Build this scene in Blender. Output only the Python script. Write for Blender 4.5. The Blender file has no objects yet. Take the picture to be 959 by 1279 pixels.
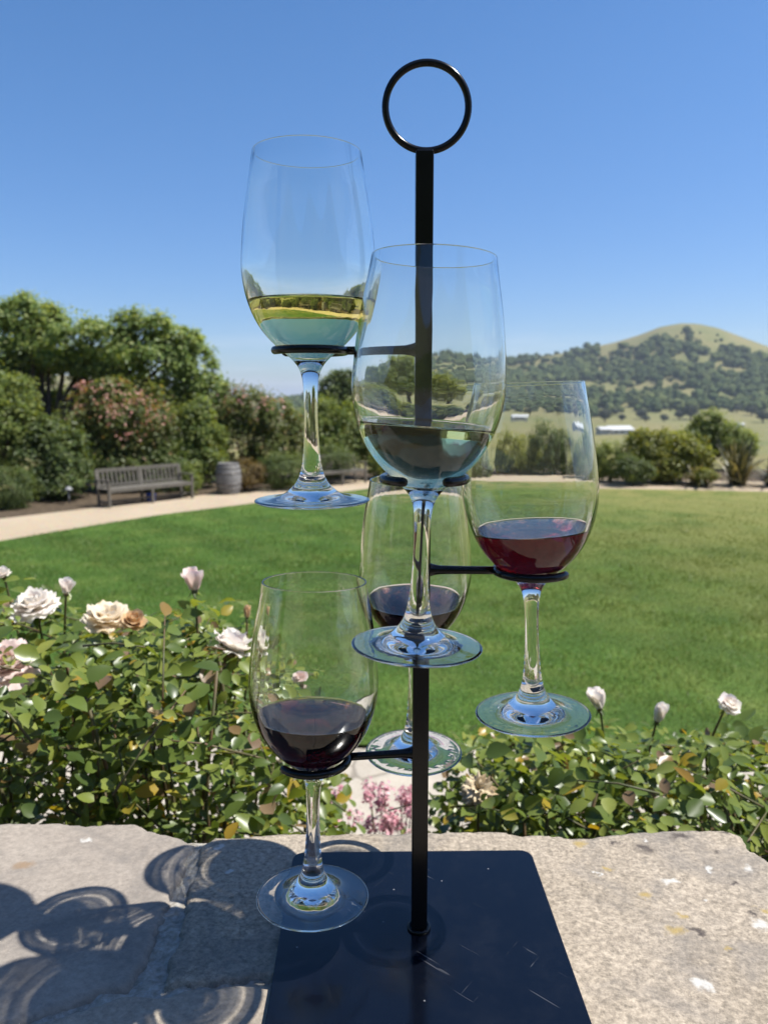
import bpy, bmesh, math, random
import numpy as np
from mathutils import Vector, Matrix, noise
R = math.radians
rng = np.random.default_rng(7)
random.seed(7)
SC = bpy.context.scene
COL = SC.collection

# ------------------------------------------------------------------ camera
PITCH = R(8.33); F = 962.0; CZ = 0.3625          # pixel focal length of the 959x1279 photograph
cam = bpy.data.cameras.new('camera'); CAM = bpy.data.objects.new('camera', cam); COL.objects.link(CAM)
CAM.location = (0, 0, CZ); CAM.rotation_euler = (R(90) - PITCH, 0, 0)
cam.sensor_fit = 'VERTICAL'; cam.sensor_height = 5.65; cam.sensor_width = 4.24
cam.lens = 5.65 * F / 1279
cam.clip_start = 0.01; cam.clip_end = 20000
cam.dof.use_dof = True; cam.dof.focus_distance = 0.46; cam.dof.aperture_fstop = 1.9
SC.camera = CAM

# ------------------------------------------------------------------ sky and sun
SUN_EL = R(60); SUN_AZ = R(92)                   # azimuth clockwise from +Y: the sun stands to the right
world = bpy.data.worlds.new('World'); SC.world = world; world.use_nodes = True
wn = world.node_tree.nodes; wl = world.node_tree.links
bg = wn['Background']; bg.inputs['Strength'].default_value = 0.095
sky = wn.new('ShaderNodeTexSky'); sky.sky_type = 'NISHITA'; sky.sun_disc = False
sky.sun_elevation = SUN_EL; sky.sun_rotation = SUN_AZ
sky.altitude = 100; sky.air_density = 1.0; sky.dust_density = 0.35; sky.ozone_density = 3.2
hsv = wn.new('ShaderNodeHueSaturation'); hsv.inputs['Saturation'].default_value = 1.27; wl.new(sky.outputs[0], hsv.inputs['Color'])
tnt = wn.new('ShaderNodeMix'); tnt.data_type = 'RGBA'; tnt.blend_type = 'MULTIPLY'; tnt.inputs[0].default_value = 1.0
tnt.inputs[7].default_value = (1.07, 0.945, 0.97, 1); wl.new(hsv.outputs[0], tnt.inputs[6]); tc = wn.new('ShaderNodeTexCoord'); sep = wn.new('ShaderNodeSeparateXYZ'); wl.new(tc.outputs['Generated'], sep.inputs[0])
mp = wn.new('ShaderNodeMapping'); mp.inputs['Scale'].default_value = (3, 3, 26); wl.new(tc.outputs['Generated'], mp.inputs[0])
cn = wn.new('ShaderNodeTexNoise'); cn.inputs['Scale'].default_value = 2.2; cn.inputs['Detail'].default_value = 7; cn.inputs['Roughness'].default_value = 0.6; wl.new(mp.outputs[0], cn.inputs['Vector'])
cr = wn.new('ShaderNodeMapRange'); cr.inputs[1].default_value = 0.47; cr.inputs[2].default_value = 0.68; cr.inputs[4].default_value = 0.42; wl.new(cn.outputs['Fac'], cr.inputs[0])
ce = wn.new('ShaderNodeMapRange'); ce.interpolation_type = 'SMOOTHSTEP'; ce.inputs[1].default_value = 0.10; ce.inputs[2].default_value = 0.03; wl.new(sep.outputs[2], ce.inputs[0])
cm = wn.new('ShaderNodeMath'); cm.operation = 'MULTIPLY'; wl.new(cr.outputs[0], cm.inputs[0]); wl.new(ce.outputs[0], cm.inputs[1])
cx_ = wn.new('ShaderNodeMix'); cx_.data_type = 'RGBA'; cx_.inputs[7].default_value = (5.6, 6.0, 6.8, 1); wl.new(cm.outputs[0], cx_.inputs[0]); hr = wn.new('ShaderNodeMapRange'); hr.interpolation_type = 'SMOOTHSTEP'; hr.inputs[1].default_value = 0.42; hr.inputs[2].default_value = -0.02; wl.new(sep.outputs[2], hr.inputs[0])
hm = wn.new('ShaderNodeMix'); hm.data_type = 'RGBA'; hm.blend_type = 'MULTIPLY'; hm.inputs[7].default_value = (0.58, 0.72, 0.88, 1); wl.new(hr.outputs[0], hm.inputs[0]); wl.new(tnt.outputs[2], hm.inputs[6]); wl.new(hm.outputs[2], cx_.inputs[6])
wl.new(cx_.outputs[2], bg.inputs['Color'])      # a few thin clouds lie low over the hills
sun = bpy.data.lights.new('sun', 'SUN'); SUN = bpy.data.objects.new('sun', sun); COL.objects.link(SUN)
sun.energy = 5.0; sun.angle = R(0.53); sun.color = (1.0, 0.97, 0.91)
sdir = Vector((math.sin(SUN_AZ) * math.cos(SUN_EL), math.cos(SUN_AZ) * math.cos(SUN_EL), math.sin(SUN_EL)))
SUN.rotation_euler = sdir.to_track_quat('Z', 'Y').to_euler(); SUN.location = (30, 0, 50)
sun.cycles.is_caustics_light = True

SC.view_settings.view_transform = 'Standard'; SC.view_settings.look = 'None'
SC.view_settings.exposure = 0.76; SC.view_settings.gamma = 1.0; SC.view_settings.use_curve_mapping = False
cy = SC.cycles
cy.max_bounces = 24; cy.transmission_bounces = 24; cy.transparent_max_bounces = 24
cy.glossy_bounces = 8; cy.diffuse_bounces = 3; cy.volume_bounces = 0
cy.caustics_reflective = True; cy.caustics_refractive = True
cy.blur_glossy = 0.6; cy.sample_clamp_indirect = 12.0
cy.use_denoising = True

# ------------------------------------------------------------------ placing helpers
def ray(px, py):
    x = (px - 479.5) / F; y = (py - 639.5) / F
    return Vector((x, math.cos(PITCH) - y * math.sin(PITCH), -math.sin(PITCH) - y * math.cos(PITCH)))
def at(px, py, Y):                                # the point at distance Y along the view
    r = ray(px, py); return Vector((0, 0, CZ)) + r * (Y / r.y)
def onz(px, py, z):                               # the point of a level plane
    r = ray(px, py); return Vector((0, 0, CZ)) + r * ((z - CZ) / r.z)
LAWN = -2.25
def G(px, py): return onz(px, py, LAWN)

# ------------------------------------------------------------------ object helpers
def tag(o, label=None, cat=None, group=None, kind=None):
    if label: o['label'] = label
    if cat: o['category'] = cat
    if group: o['group'] = group
    if kind: o['kind'] = kind
    return o
def thing(name, label, cat, loc=(0, 0, 0), group=None, rz=0.0):
    o = bpy.data.objects.new(name, None); COL.objects.link(o); o.empty_display_size = 0.05
    o.location = loc; o.rotation_euler = (0, 0, rz)
    return tag(o, label, cat, group)
def link(name, me, mat=None, parent=None, loc=(0, 0, 0), smooth=False):
    o = bpy.data.objects.new(name, me); COL.objects.link(o)
    if mat is not None and len(me.materials) == 0: me.materials.append(mat)
    if parent is not None: o.parent = parent
    o.location = loc
    if smooth: me.polygons.foreach_set('use_smooth', [True] * len(me.polygons))
    return o
def np_mesh(name, V, Fc, smooth=False):
    """V (n,3); Fc (m,k) equal-sided faces."""
    V = np.asarray(V, np.float32).reshape(-1, 3); Fc = np.asarray(Fc, np.int32)
    m, k = Fc.shape
    me = bpy.data.meshes.new(name)
    me.vertices.add(len(V)); me.vertices.foreach_set('co', V.ravel())
    me.loops.add(m * k); me.loops.foreach_set('vertex_index', Fc.ravel())
    me.polygons.add(m); me.polygons.foreach_set('loop_start', np.arange(0, m * k, k, dtype=np.int32))
    me.polygons.foreach_set('use_smooth', np.full(m, smooth))
    me.update(calc_edges=True); me.validate()
    return me
class MB:                                          # collects plain shapes into one mesh
    def __init__(s): s.bm = bmesh.new()
    def box(s, c, size, rot=None, bevel=0.0):
        M = Matrix.Translation(c) @ (rot.to_4x4() if rot else Matrix()) @ Matrix.Diagonal((*size, 1))
        r = bmesh.ops.create_cube(s.bm, size=1.0, matrix=M)
        if bevel:
            es = {e for v in r['verts'] for e in v.link_edges}
            bmesh.ops.bevel(s.bm, geom=list(es), offset=bevel, segments=2, affect='EDGES', profile=0.5)
        return s
    def bar(s, a, b, w, h, bevel=0.0):             # a square bar from a to b
        a, b = Vector(a), Vector(b); d = b - a
        q = d.to_track_quat('X', 'Z')
        return s.box((a + b) / 2, (d.length, w, h), q.to_matrix(), bevel)
    def tube(s, pts, rad, n=10, cap=True, closed=False):
        pts = [Vector(p) for p in pts]; N = len(pts)
        rad = rad if hasattr(rad, '__len__') else [rad] * N
        rings = []; ref = None
        for i, p in enumerate(pts):
            if closed: t = pts[(i + 1) % N] - pts[i - 1]
            else: t = pts[min(i + 1, N - 1)] - pts[max(i - 1, 0)]
            t.normalize()
            if ref is None: ref = t.orthogonal().normalized()
            u = (ref - t * ref.dot(t)).normalized(); ref = u; v = t.cross(u)
            rings.append([s.bm.verts.new(p + (u * math.cos(2 * math.pi * k / n) + v * math.sin(2 * math.pi * k / n)) * rad[i]) for k in range(n)])
        for i in range(N if closed else N - 1):
            a, b = rings[i], rings[(i + 1) % N]
            for k in range(n): s.bm.faces.new((a[k], a[(k + 1) % n], b[(k + 1) % n], b[k])).smooth = True
        if cap and not closed:
            s.bm.faces.new(rings[0][::-1]); s.bm.faces.new(rings[-1])
        return s
    def lathe(s, prof, n=32, loc=(0, 0, 0)):
        loc = Vector(loc); rings = []
        for r, z in prof:
            if r < 1e-6: rings.append([s.bm.verts.new(loc + Vector((0, 0, z)))])
            else: rings.append([s.bm.verts.new(loc + Vector((r * math.cos(2 * math.pi * k / n), r * math.sin(2 * math.pi * k / n), z))) for k in range(n)])
        for a, b in zip(rings, rings[1:]):
            for k in range(n):
                k2 = (k + 1) % n
                if len(a) == 1 and len(b) == 1: continue
                if len(a) == 1: f = s.bm.faces.new((a[0], b[k2], b[k]))
                elif len(b) == 1: f = s.bm.faces.new((a[k], a[k2], b[0]))
                else: f = s.bm.faces.new((a[k], a[k2], b[k2], b[k]))
                f.smooth = True
        return s
    def mesh(s, name):
        bmesh.ops.recalc_face_normals(s.bm, faces=s.bm.faces[:])
        me = bpy.data.meshes.new(name); s.bm.to_mesh(me); s.bm.free(); return me
    def build(s, name, mat, parent=None, loc=(0, 0, 0)):
        return link(name, s.mesh(name), mat, parent, loc)

# ------------------------------------------------------------------ material helpers
class NT:
    def __init__(s, name):
        s.m = bpy.data.materials.new(name); s.m.use_nodes = True
        s.t = s.m.node_tree; s.n = s.t.nodes; s.l = s.t.links
        s.p = s.n.get('Principled BSDF'); s.out = s.n.get('Material Output')
    def new(s, typ, **kw):
        nd = s.n.new('ShaderNode' + typ)
        for k, v in kw.items(): setattr(nd, k, v)
        return nd
    def set(s, sock, v):
        if hasattr(v, 'is_output'): s.l.new(v, sock)
        elif v is not None:
            if hasattr(sock.default_value, '__len__') and hasattr(v, '__len__') and len(v) == 3 and len(sock.default_value) == 4: v = (*v, 1)
            sock.default_value = v
    def coord(s, kind='Object'): return s.new('TexCoord').outputs[kind]
    def noise(s, vec, scale, detail=4, rough=0.55, dist=0.0, out='Fac'):
        nd = s.new('TexNoise'); s.set(nd.inputs['Vector'], vec); nd.inputs['Scale'].default_value = scale
        nd.inputs['Detail'].default_value = detail; nd.inputs['Roughness'].default_value = rough; nd.inputs['Distortion'].default_value = dist
        return nd.outputs[out]
    def voro(s, vec, scale, feature='F1', out='Distance', rand=1.0):
        nd = s.new('TexVoronoi', feature=feature); s.set(nd.inputs['Vector'], vec); nd.inputs['Scale'].default_value = scale
        nd.inputs['Randomness'].default_value = rand
        return nd.outputs[out]
    def ramp(s, fac, stops, interp='LINEAR'):
        nd = s.new('ValToRGB'); cr = nd.color_ramp; cr.interpolation = interp
        while len(cr.elements) < len(stops): cr.elements.new(0.5)
        for e, (p, c) in zip(cr.elements, stops):
            e.position = p; e.color = (*c, 1) if hasattr(c, '__len__') else (c, c, c, 1)
        s.set(nd.inputs[0], fac); return nd.outputs[0]
    def mix(s, fac, a, b, mode='MIX'):
        nd = s.new('Mix', data_type='RGBA', blend_type=mode)
        s.set(nd.inputs[0], fac); s.set(nd.inputs[6], a); s.set(nd.inputs[7], b); return nd.outputs[2]
    def math(s, op, a, b=0.0, c=None):
        nd = s.new('Math', operation=op); s.set(nd.inputs[0], a); s.set(nd.inputs[1], b)
        if c is not None: s.set(nd.inputs[2], c)
        return nd.outputs[0]
    def maprange(s, v, a, b, c=0.0, d=1.0, smooth=True):
        nd = s.new('MapRange'); nd.interpolation_type = 'SMOOTHSTEP' if smooth else 'LINEAR'
        s.set(nd.inputs[0], v)
        for i, q in zip((1, 2, 3, 4), (a, b, c, d)): s.set(nd.inputs[i], q)
        return nd.outputs[0]
    def mapping(s, vec, loc=(0, 0, 0), rot=(0, 0, 0), scale=(1, 1, 1)):
        nd = s.new('Mapping'); s.set(nd.inputs[0], vec); nd.inputs[1].default_value = loc; nd.inputs[2].default_value = rot; nd.inputs[3].default_value = scale
        return nd.outputs[0]
    def bump(s, h, strength=0.5, dist=0.01, normal=None):
        nd = s.new('Bump'); s.set(nd.inputs['Height'], h); nd.inputs['Strength'].default_value = strength; nd.inputs['Distance'].default_value = dist
        if normal: s.l.new(normal, nd.inputs['Normal'])
        return nd.outputs[0]
    def pr(s, base=None, rough=None, spec=None, normal=None, metallic=None):
        if base is not None: s.set(s.p.inputs['Base Color'], base)
        if rough is not None: s.set(s.p.inputs['Roughness'], rough)
        if spec is not None: s.set(s.p.inputs['Specular IOR Level'], spec)
        if normal is not None: s.l.new(normal, s.p.inputs['Normal'])
        if metallic is not None: s.set(s.p.inputs['Metallic'], metallic)
        return s.m

def dryness(t, co):
    sx = t.new('SeparateXYZ'); t.l.new(co, sx.inputs[0]); sp_ = t.math('ADD', sx.outputs[0], t.math('MULTIPLY', sx.outputs[1], .12))
    return t.math('MULTIPLY', t.maprange(sp_, 0.5, 9.0), t.maprange(t.noise(co, 0.45, 5, .65), .3, .62, .25, 1))
def leaf_mat(name, stops, trans=0.3, rough=0.45, spec=0.35, big=None, bigscale=1.0, tint=(1.5, 1.35, 0.55)):
    t = NT(name)
    rnd = t.new('NewGeometry').outputs['Random Per Island']
    c = t.ramp(rnd, stops)
    if big:
        c = t.mix(t.math('MULTIPLY', dryness(t, t.coord('Object')), .6), c, big)
    t.pr(c, rough, spec)
    tr = t.new('BsdfTranslucent'); t.set(tr.inputs[0], t.mix(1.0, c, tint, 'MULTIPLY'))
    ms = t.new('MixShader'); ms.inputs[0].default_value = trans
    t.l.new(t.p.outputs[0], ms.inputs[1]); t.l.new(tr.outputs[0], ms.inputs[2]); t.l.new(ms.outputs[0], t.out.inputs[0])
    return t.m

def wood_mat(name, a, b, scale=18):
    t = NT(name); co = t.coord('Object')
    g = t.noise(t.mapping(co, scale=(1, 1, 1)), scale, 6, 0.65, 0.6)
    fine = t.noise(co, scale * 6, 3)
    c = t.ramp(g, [(0.3, a), (0.7, b)])
    c = t.mix(0.35, c, t.ramp(fine, [(0.35, [x * 0.6 for x in a]), (0.65, b)]))
    return t.pr(c, 0.8, 0.2, t.bump(fine, 0.4, 0.004))

# ------------------------------------------------------------------ terrain: one sheet to the horizon
def azi(px): return math.atan((px - 479.5) / F / math.cos(PITCH))
RIDGE = [(-1500, 478), (-600, 474), (0, 468), (120, 470), (230, 490), (340, 501), (400, 494), (450, 466), (480, 449), (560, 443), (640, 447), (690, 444), (730, 437), (770, 428),
         (800, 419), (825, 409.5), (850, 405.5), (870, 406), (895, 411), (925, 422), (959, 434), (1050, 452), (1300, 470), (2400, 480)]
_rv = [ray(p, y) for p, y in RIDGE]
AZ = np.array([math.atan2(v.x, v.y) for v in _rv]); TE = np.array([v.z / math.hypot(v.x, v.y) for v in _rv])
RD = 1100.0
def smooth(a, b, x):
    t = np.clip((x - a) / (b - a), 0, 1); return t * t * (3 - 2 * t)
def wob(x, y, s, seed=0.0):
    return (np.sin(x / s + 1.7 * seed) * np.cos(y / s * 1.13 - seed) + 0.5 * np.sin(x / s * 2.3 + y / s * 1.7 + seed) + 0.3 * np.cos(y / s * 4.1 - x / s * 3.3 + 2 * seed)) / 1.8
def terrain(x, y):
    x = np.asarray(x, float); y = np.asarray(y, float)
    r = np.hypot(x, y); a = np.arctan2(x, y)
    te = np.interp(a, AZ, TE); ridge = CZ + te * RD
    z = np.full_like(r, LAWN - 0.05)
    z = z + smooth(34, 170, r) * (-12.5 + 1.2 * wob(x, y, 60, 1))
    base = z
    up = smooth(560, RD, r)
    spur = wob(x, y, 130, 2.3) * 16 * up * (1 - up) * 2.2
    z = base + (ridge - base) * up ** 1.15 + spur
    z = z - smooth(RD + 60, 3200, r) * (ridge + 18) * 0.97
    back = smooth(1.75, 2.35, np.abs(a)) * smooth(11, 60, r) * (1 - smooth(90, 400, r))  # unseen slope added behind the camera, keeps bright sky out of glass reflections
    z = z + back * (30 + 5 * wob(x, y, 14, 3) + 6 * np.sin(a * 9))
    return z
rads = np.concatenate([np.linspace(0.5, 30, 24), np.linspace(34, 560, 70), np.linspace(568, 1180, 90), np.geomspace(1210, 9000, 34)])
angs = np.concatenate([np.linspace(-math.pi, -0.75, 60, endpoint=False), np.linspace(-0.75, 0.75, 300, endpoint=False), np.linspace(0.75, math.pi, 60, endpoint=False)])
Rg, Ag = np.meshgrid(rads, angs, indexing='ij')
Xg, Yg = Rg * np.sin(Ag), Rg * np.cos(Ag); Zg = terrain(Xg, Yg)
nr, na = Rg.shape
V = np.stack([Xg, Yg, Zg], -1).reshape(-1, 3); V = np.vstack([V, [[0, 0, LAWN - 0.05]]])
ii, jj = np.meshgrid(np.arange(nr - 1), np.arange(na), indexing='ij'); j2 = (jj + 1) % na
quads = np.stack([ii * na + jj, ii * na + j2, (ii + 1) * na + j2, (ii + 1) * na + jj], -1).reshape(-1, 4)
t = NT('dry_grassland'); co = t.coord('Object')
n1 = t.noise(co, 0.012, 5, 0.6); n2 = t.noise(co, 0.06, 5, 0.65); n3 = t.noise(co, 0.9, 4)
c = t.ramp(n1, [(0.35, (0.20, 0.175, 0.075)), (0.5, (0.165, 0.165, 0.06)), (0.66, (0.10, 0.13, 0.04))])
c = t.mix(t.maprange(n2, 0.4, 0.65, 0, 0.55), c, (0.21, 0.18, 0.085))
c = t.mix(0.25, c, t.ramp(n3, [(0.3, (0.09, 0.075, 0.04)), (0.7, (0.20, 0.18, 0.08))]))
sy = t.new('SeparateXYZ'); t.l.new(co, sy.inputs[0])
c = t.mix(t.maprange(sy.outputs[1], -9, -14), c, t.ramp(n3, [(0.3, (0.02, 0.03, 0.012)), (0.7, (0.07, 0.085, 0.03))]))  # dark wooded tone of the added slope, dims reflections in the glasses
dry = t.pr(c, 0.95, 0.1)
ground = link('ground', np_mesh('ground', V, quads, True), dry); tag(ground, kind='structure')

def sheet(name, pts, z, mat, step=None):
    bm = bmesh.new(); f = bm.faces.new([bm.verts.new((p[0], p[1], z)) for p in pts])
    if f.calc_center_median() and f.normal.z < 0: f.normal_flip()
    bmesh.ops.triangulate(bm, faces=[f])
    me = bpy.data.meshes.new(name); bm.to_mesh(me); bm.free()
    for p in me.polygons:
        if p.normal.z < 0: p.flip()
    return tag(link(name, me, mat), kind='structure')

# gravel walk round the lawn
t = NT('gravel'); co = t.coord('Object')
v = t.voro(co, 45, out='Color'); n = t.noise(co, 0.6, 5)
c = t.mix(0.35, t.ramp(n, [(0.3, (0.40, 0.315, 0.21)), (0.7, (0.48, 0.39, 0.275))]), t.mix(1.0, v, (0.42, 0.34, 0.25), 'MULTIPLY'))
gravel = t.pr(c, 0.95, 0.15, t.bump(t.voro(co, 45), 0.5, 0.01))
far_edge = [(-420, 690), (-120, 659), (0, 648), (120, 634), (200, 625), (262, 617), (340, 608), (420, 601), (520, 598), (640, 598), (760, 598), (870, 600), (960, 602), (1080, 606), (1300, 620)]
near_edge = [(1300, 640), (1080, 621), (959, 615), (850, 612.5), (750, 611), (640, 609.5), (540, 608.5), (460, 611), (380, 621), (300, 631.5), (200, 644), (100, 660), (0, 677), (-120, 702), (-420, 775)]
sheet('gravel_path', [G(*p) for p in far_edge + near_edge], LAWN, gravel)

t = NT('dark_brown_ground'); co = t.coord('Object')
dark_ground = t.pr(t.ramp(t.noise(co, 9, 6, 0.7), [(0.3, (0.035, 0.026, 0.018)), (0.7, (0.12, 0.09, 0.06))]), 0.95, 0.1)  # dark brown mottled ground beyond the gravel walk
back_edge = [(1300, 597), (1080, 588), (960, 586), (760, 585), (640, 585), (520, 585), (420, 586), (340, 588), (200, 596), (0, 612), (-120, 620), (-420, 640)]
sheet('dark_ground_strip', [G(*p) for p in [(px, py + 1.5) for px, py in far_edge] + back_edge], LAWN - 0.015, dark_ground)
# the lawn
t = NT('lawn_turf'); co = t.coord('Object')
n1 = t.noise(co, 0.22, 4, 0.6); n2 = t.noise(co, 1.3, 5, 0.65); n3 = t.noise(co, 22, 4, 0.7)
sx = t.new('SeparateXYZ'); t.l.new(co, sx.inputs[0])
c = t.ramp(n2, [(0.3, (0.034, 0.074, 0.012)), (0.5, (0.054, 0.104, 0.016)), (0.72, (0.10, 0.14, 0.028))])
dryf = t.math('MULTIPLY', t.maprange(n1, 0.42, 0.66), t.maprange(sx.outputs[0], -2.0, 6.0))
stripe = t.new('TexWave', wave_type='BANDS', bands_direction='DIAGONAL'); t.l.new(co, stripe.inputs[0]); stripe.inputs['Scale'].default_value = .22; stripe.inputs['Distortion'].default_value = 1.5
c = t.mix(.16, c, t.mix(1.0, c, t.ramp(stripe.outputs['Fac'], [(.3, .5), (.7, 1.6)]), 'MULTIPLY'))
c = t.mix(t.math('MULTIPLY', dryf, 0.6), c, (0.165, 0.15, 0.05)); c = t.mix(t.math('MULTIPLY', dryness(t, co), .5), c, (0.14, 0.17, 0.04))
edge = t.math('MULTIPLY', t.maprange(sx.outputs[1], 17.5, 22.5), t.maprange(n2, 0.38, 0.6))
c = t.mix(t.math('MULTIPLY', edge, 0.7), c, (0.20, 0.16, 0.065)); c = t.mix(t.math('MULTIPLY', t.math('MULTIPLY', t.maprange(sx.outputs[0], 1.5, 8), t.maprange(sx.outputs[1], 10, 18)), t.maprange(n2, .35, .6, .25, .75)), c, (0.185, 0.18, 0.055))
c = t.mix(0.6, c, t.mix(1.0, c, t.ramp(n3, [(0.3, 0.45), (0.68, 1.7)]), 'MULTIPLY'))
turf = t.pr(c, 0.85, 0.15, t.bump(n3, 1.0, 0.04))
lawn_pts = [G(*p) for p in near_edge]
lawn_pts = lawn_pts + [(-9, 8.0), (-5, 5.6), (5, 5.45), (9, 7.0)]
LP = np.array([(p[0], p[1]) for p in lawn_pts])
sheet('lawn', lawn_pts, LAWN + 0.02, turf)

def inside(P, poly):
    x, y = P[:, 0], P[:, 1]; r = np.zeros(len(P), bool); n = len(poly)
    for i in range(n):
        x1, y1 = poly[i]; x2, y2 = poly[(i + 1) % n]
        cnd = ((y1 > y) != (y2 > y)) & (x < (x2 - x1) * (y - y1) / (y2 - y1 + 1e-12) + x1); r ^= cnd
    return r

# paved garden walk below the wall
t = NT('pale_paving'); co = t.coord('Object')
n = t.noise(co, 3, 6, 0.6); f = t.noise(co, 60, 3)
jn = t.voro(co, 1.5, 'DISTANCE_TO_EDGE')
c = t.ramp(n, [(0.3, (0.30, 0.25, 0.18)), (0.7, (0.40, 0.34, 0.25))])
c = t.mix(0.2, c, t.ramp(f, [(0.3, 0.3), (0.7, 0.6)]))
c = t.mix(t.maprange(jn, 0.006, 0.018, 1, 0), c, (0.22, 0.19, 0.15))
paving = t.pr(c, 0.9, 0.2, t.bump(t.maprange(jn, 0.0, 0.03), 0.6, 0.01))
sheet('paved_walk', [(-9, 1.9), (9, 1.9), (9, 6.95), (5, 5.4), (-5, 5.55), (-9, 7.9)], LAWN + 0.012, paving)
t = NT('patio_stone'); co = t.coord('Object'); jn = t.voro(co, 2.0, 'DISTANCE_TO_EDGE')
c = t.mix(t.maprange(jn, 0.004, 0.02, 1, 0), t.ramp(t.noise(co, 4, 5), [(0.3, (0.055, 0.045, 0.038)), (0.7, (0.10, 0.085, 0.07))]), (0.03, 0.025, 0.02))  # dark tone stands in for shade on the unseen patio, dims reflections
patio_m = t.pr(c, 0.9)
tag(MB().box((0, -3.45, -1.45), (14, 7.2, 1.7)).build('patio', patio_m), kind='structure')
t = NT('bed_soil'); co = t.coord('Object')
soil = t.pr(t.ramp(t.noise(co, 14, 6, 0.7), [(0.3, (0.045, 0.03, 0.02)), (0.7, (0.15, 0.11, 0.07))]), 0.95, 0.1, t.bump(t.noise(co, 30, 5), 0.8, 0.03))
tag(MB().box((0, 1.17, -1.65), (12, 1.12, 1.3)).build('planting_bed', soil), kind='structure')

# ------------------------------------------------------------------ foliage helpers
def unit(n):
    v = rng.normal(size=(n, 3)); return v / np.linalg.norm(v, axis=1, keepdims=True)
def norm(v): return v / np.maximum(np.linalg.norm(v, axis=1, keepdims=True), 1e-9)
def leaf_verts(C, D, N, L, Wd, fold=0.12):
    """folded diamond leaves: base C, axis D, normal N."""
    S = norm(np.cross(D, N)); L = L[:, None]; Wd = Wd[:, None]
    m = C + D * L * 0.45
    v = np.stack([C, m + S * Wd * 0.5 + N * L * fold, C + D * L, m - S * Wd * 0.5 + N * L * fold], 1)
    n = len(C); b = np.arange(n)[:, None] * 4
    f = np.concatenate([b + [[0, 1, 2]], b + [[0, 2, 3]]], 1).reshape(-1, 3)
    return v.reshape(-1, 3), f
def crown(blobs, n, size, droop=0.0, clump=0.17, nclump=26, aspect=0.55, up=0.5):
    """blobs: (centre, (rx,ry,rz)) -> mesh data of leaves bunched in clumps through the shell of every blob"""
    vol = np.array([(b[1][0] * b[1][1] * b[1][2]) ** (2 / 3) for b in blobs]); vol /= vol.sum()
    Cs, Ns = [], []
    for (c, r), w in zip(blobs, vol):
        k = max(60, int(n * w)); c = np.array(c); r = np.array(r)
        cd = unit(nclump); cr = rng.uniform(0.5, 1.0, nclump) ** 0.6
        cc = cd * cr[:, None]
        which = rng.integers(0, nclump, k); sg = clump * rng.uniform(0.6, 1.35, nclump)
        p = cc[which] + rng.normal(size=(k, 3)) * sg[which][:, None] * np.array([1, 1, 0.75])
        loose = rng.random(k) < 0.17
        p[loose] = unit(loose.sum()) * rng.uniform(0.75, 1.22, loose.sum())[:, None]
        Cs.append(c + p * r); Ns.append(norm(p + 0.001))
    C = np.vstack(Cs); O = np.vstack(Ns); k = len(C)
    N = norm(O * 0.9 + np.array([0.15, 0, up + .2]) + unit(k) * 0.65)
    D = unit(k); D[:, 2] -= droop; D = D - N * (D * N).sum(1, keepdims=True) * 0.8; D = norm(D)
    L = size * rng.uniform(0.6, 1.35, k)
    return leaf_verts(C, D, N, L, L * aspect)
def limbs(mb, base, tips, r0, bend=0.25, n=7):
    base = Vector(base)
    for tip in tips:
        tip = Vector(tip); mid = base.lerp(tip, 0.5) + Vector((random.uniform(-1, 1), random.uniform(-1, 1), random.uniform(-0.2, 0.6))) * bend * (tip - base).length * 0.5
        pts, rr = [], []
        for i in range(n):
            u = i / (n - 1); pts.append(base * (1 - u) ** 2 + mid * 2 * u * (1 - u) + tip * u * u); rr.append(r0 * (1 - 0.8 * u))
        mb.tube(pts, rr, 7)
    return mb
t = NT('bark'); co = t.coord('Object')
bark = t.pr(t.ramp(t.noise(co, 9, 6, 0.7), [(0.3, (0.045, 0.034, 0.026)), (0.7, (0.16, 0.125, 0.095))]), 0.95, 0.1, t.bump(t.noise(co, 25, 5), 0.9, 0.03))

def plant(name, label, cat, base, blobs_px, Y, n, size, mat, group=None, trunk=0.1, droop=0.0, clump=0.17, tips=None, flowers=None, depth=1.0, nclump=26, aspect=0.55, crown_name='crown', trunk_name='trunk'):
    """blobs_px: (px, py, r_px_x, r_px_z, dY); base: (px, py) on the ground at distance Y"""
    k = Y / F
    b0 = at(base[0], base[1], Y); b0.z = LAWN - 0.03 if Y < 30 else float(terrain(b0.x, b0.y)) - 0.1
    root = thing(name, label, cat, b0, group)
    bl = []
    for (px, py, rx, rz, dy) in blobs_px:
        c = at(px, py, Y + dy) - b0; bl.append(((c.x, c.y, c.z), (rx * k, rx * k * depth, rz * k)))
    v, f = crown(bl, n, size, droop, clump, nclump, aspect)
    v[:, 2] = np.maximum(v[:, 2], 0.02)
    nleaf = len(f)
    if flowers:
        fmat, fn, fs, fb = flowers
        fbl = []
        for (px, py, rx, rz, dy) in fb:
            c = at(px, py, Y + dy) - b0; fbl.append(((c.x, c.y, c.z), (rx * k, rx * k, rz * k)))
        v2, f2 = crown(fbl, fn, fs, 0, 0.12, 40, 0.9)
        f = np.vstack([f, f2 + len(v)]); v = np.vstack([v, v2])
    co_ = link(crown_name, np_mesh(crown_name, v, f), mat, root)
    if flowers:
        co_.data.materials.append(fmat); mi = np.zeros(len(f), np.int32); mi[nleaf:] = 1; co_.data.polygons.foreach_set('material_index', mi)
    tp = tips or [(Vector(c) + Vector((0, 0, 0.1 * r[2]))) for c, r in bl]
    mb = MB()
    top = Vector((0, 0, max(0.15, 0.35 * min(c[2] for c, r in bl))))
    mb.tube([(0, 0, -0.1), top * 0.5, top], [trunk * 1.25, trunk, trunk * 0.9], 9)
    limbs(mb, top - Vector((0, 0, trunk * 0.3)), tp, trunk * 0.7)
    mb.build(trunk_name, bark, root)
    return root

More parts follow.
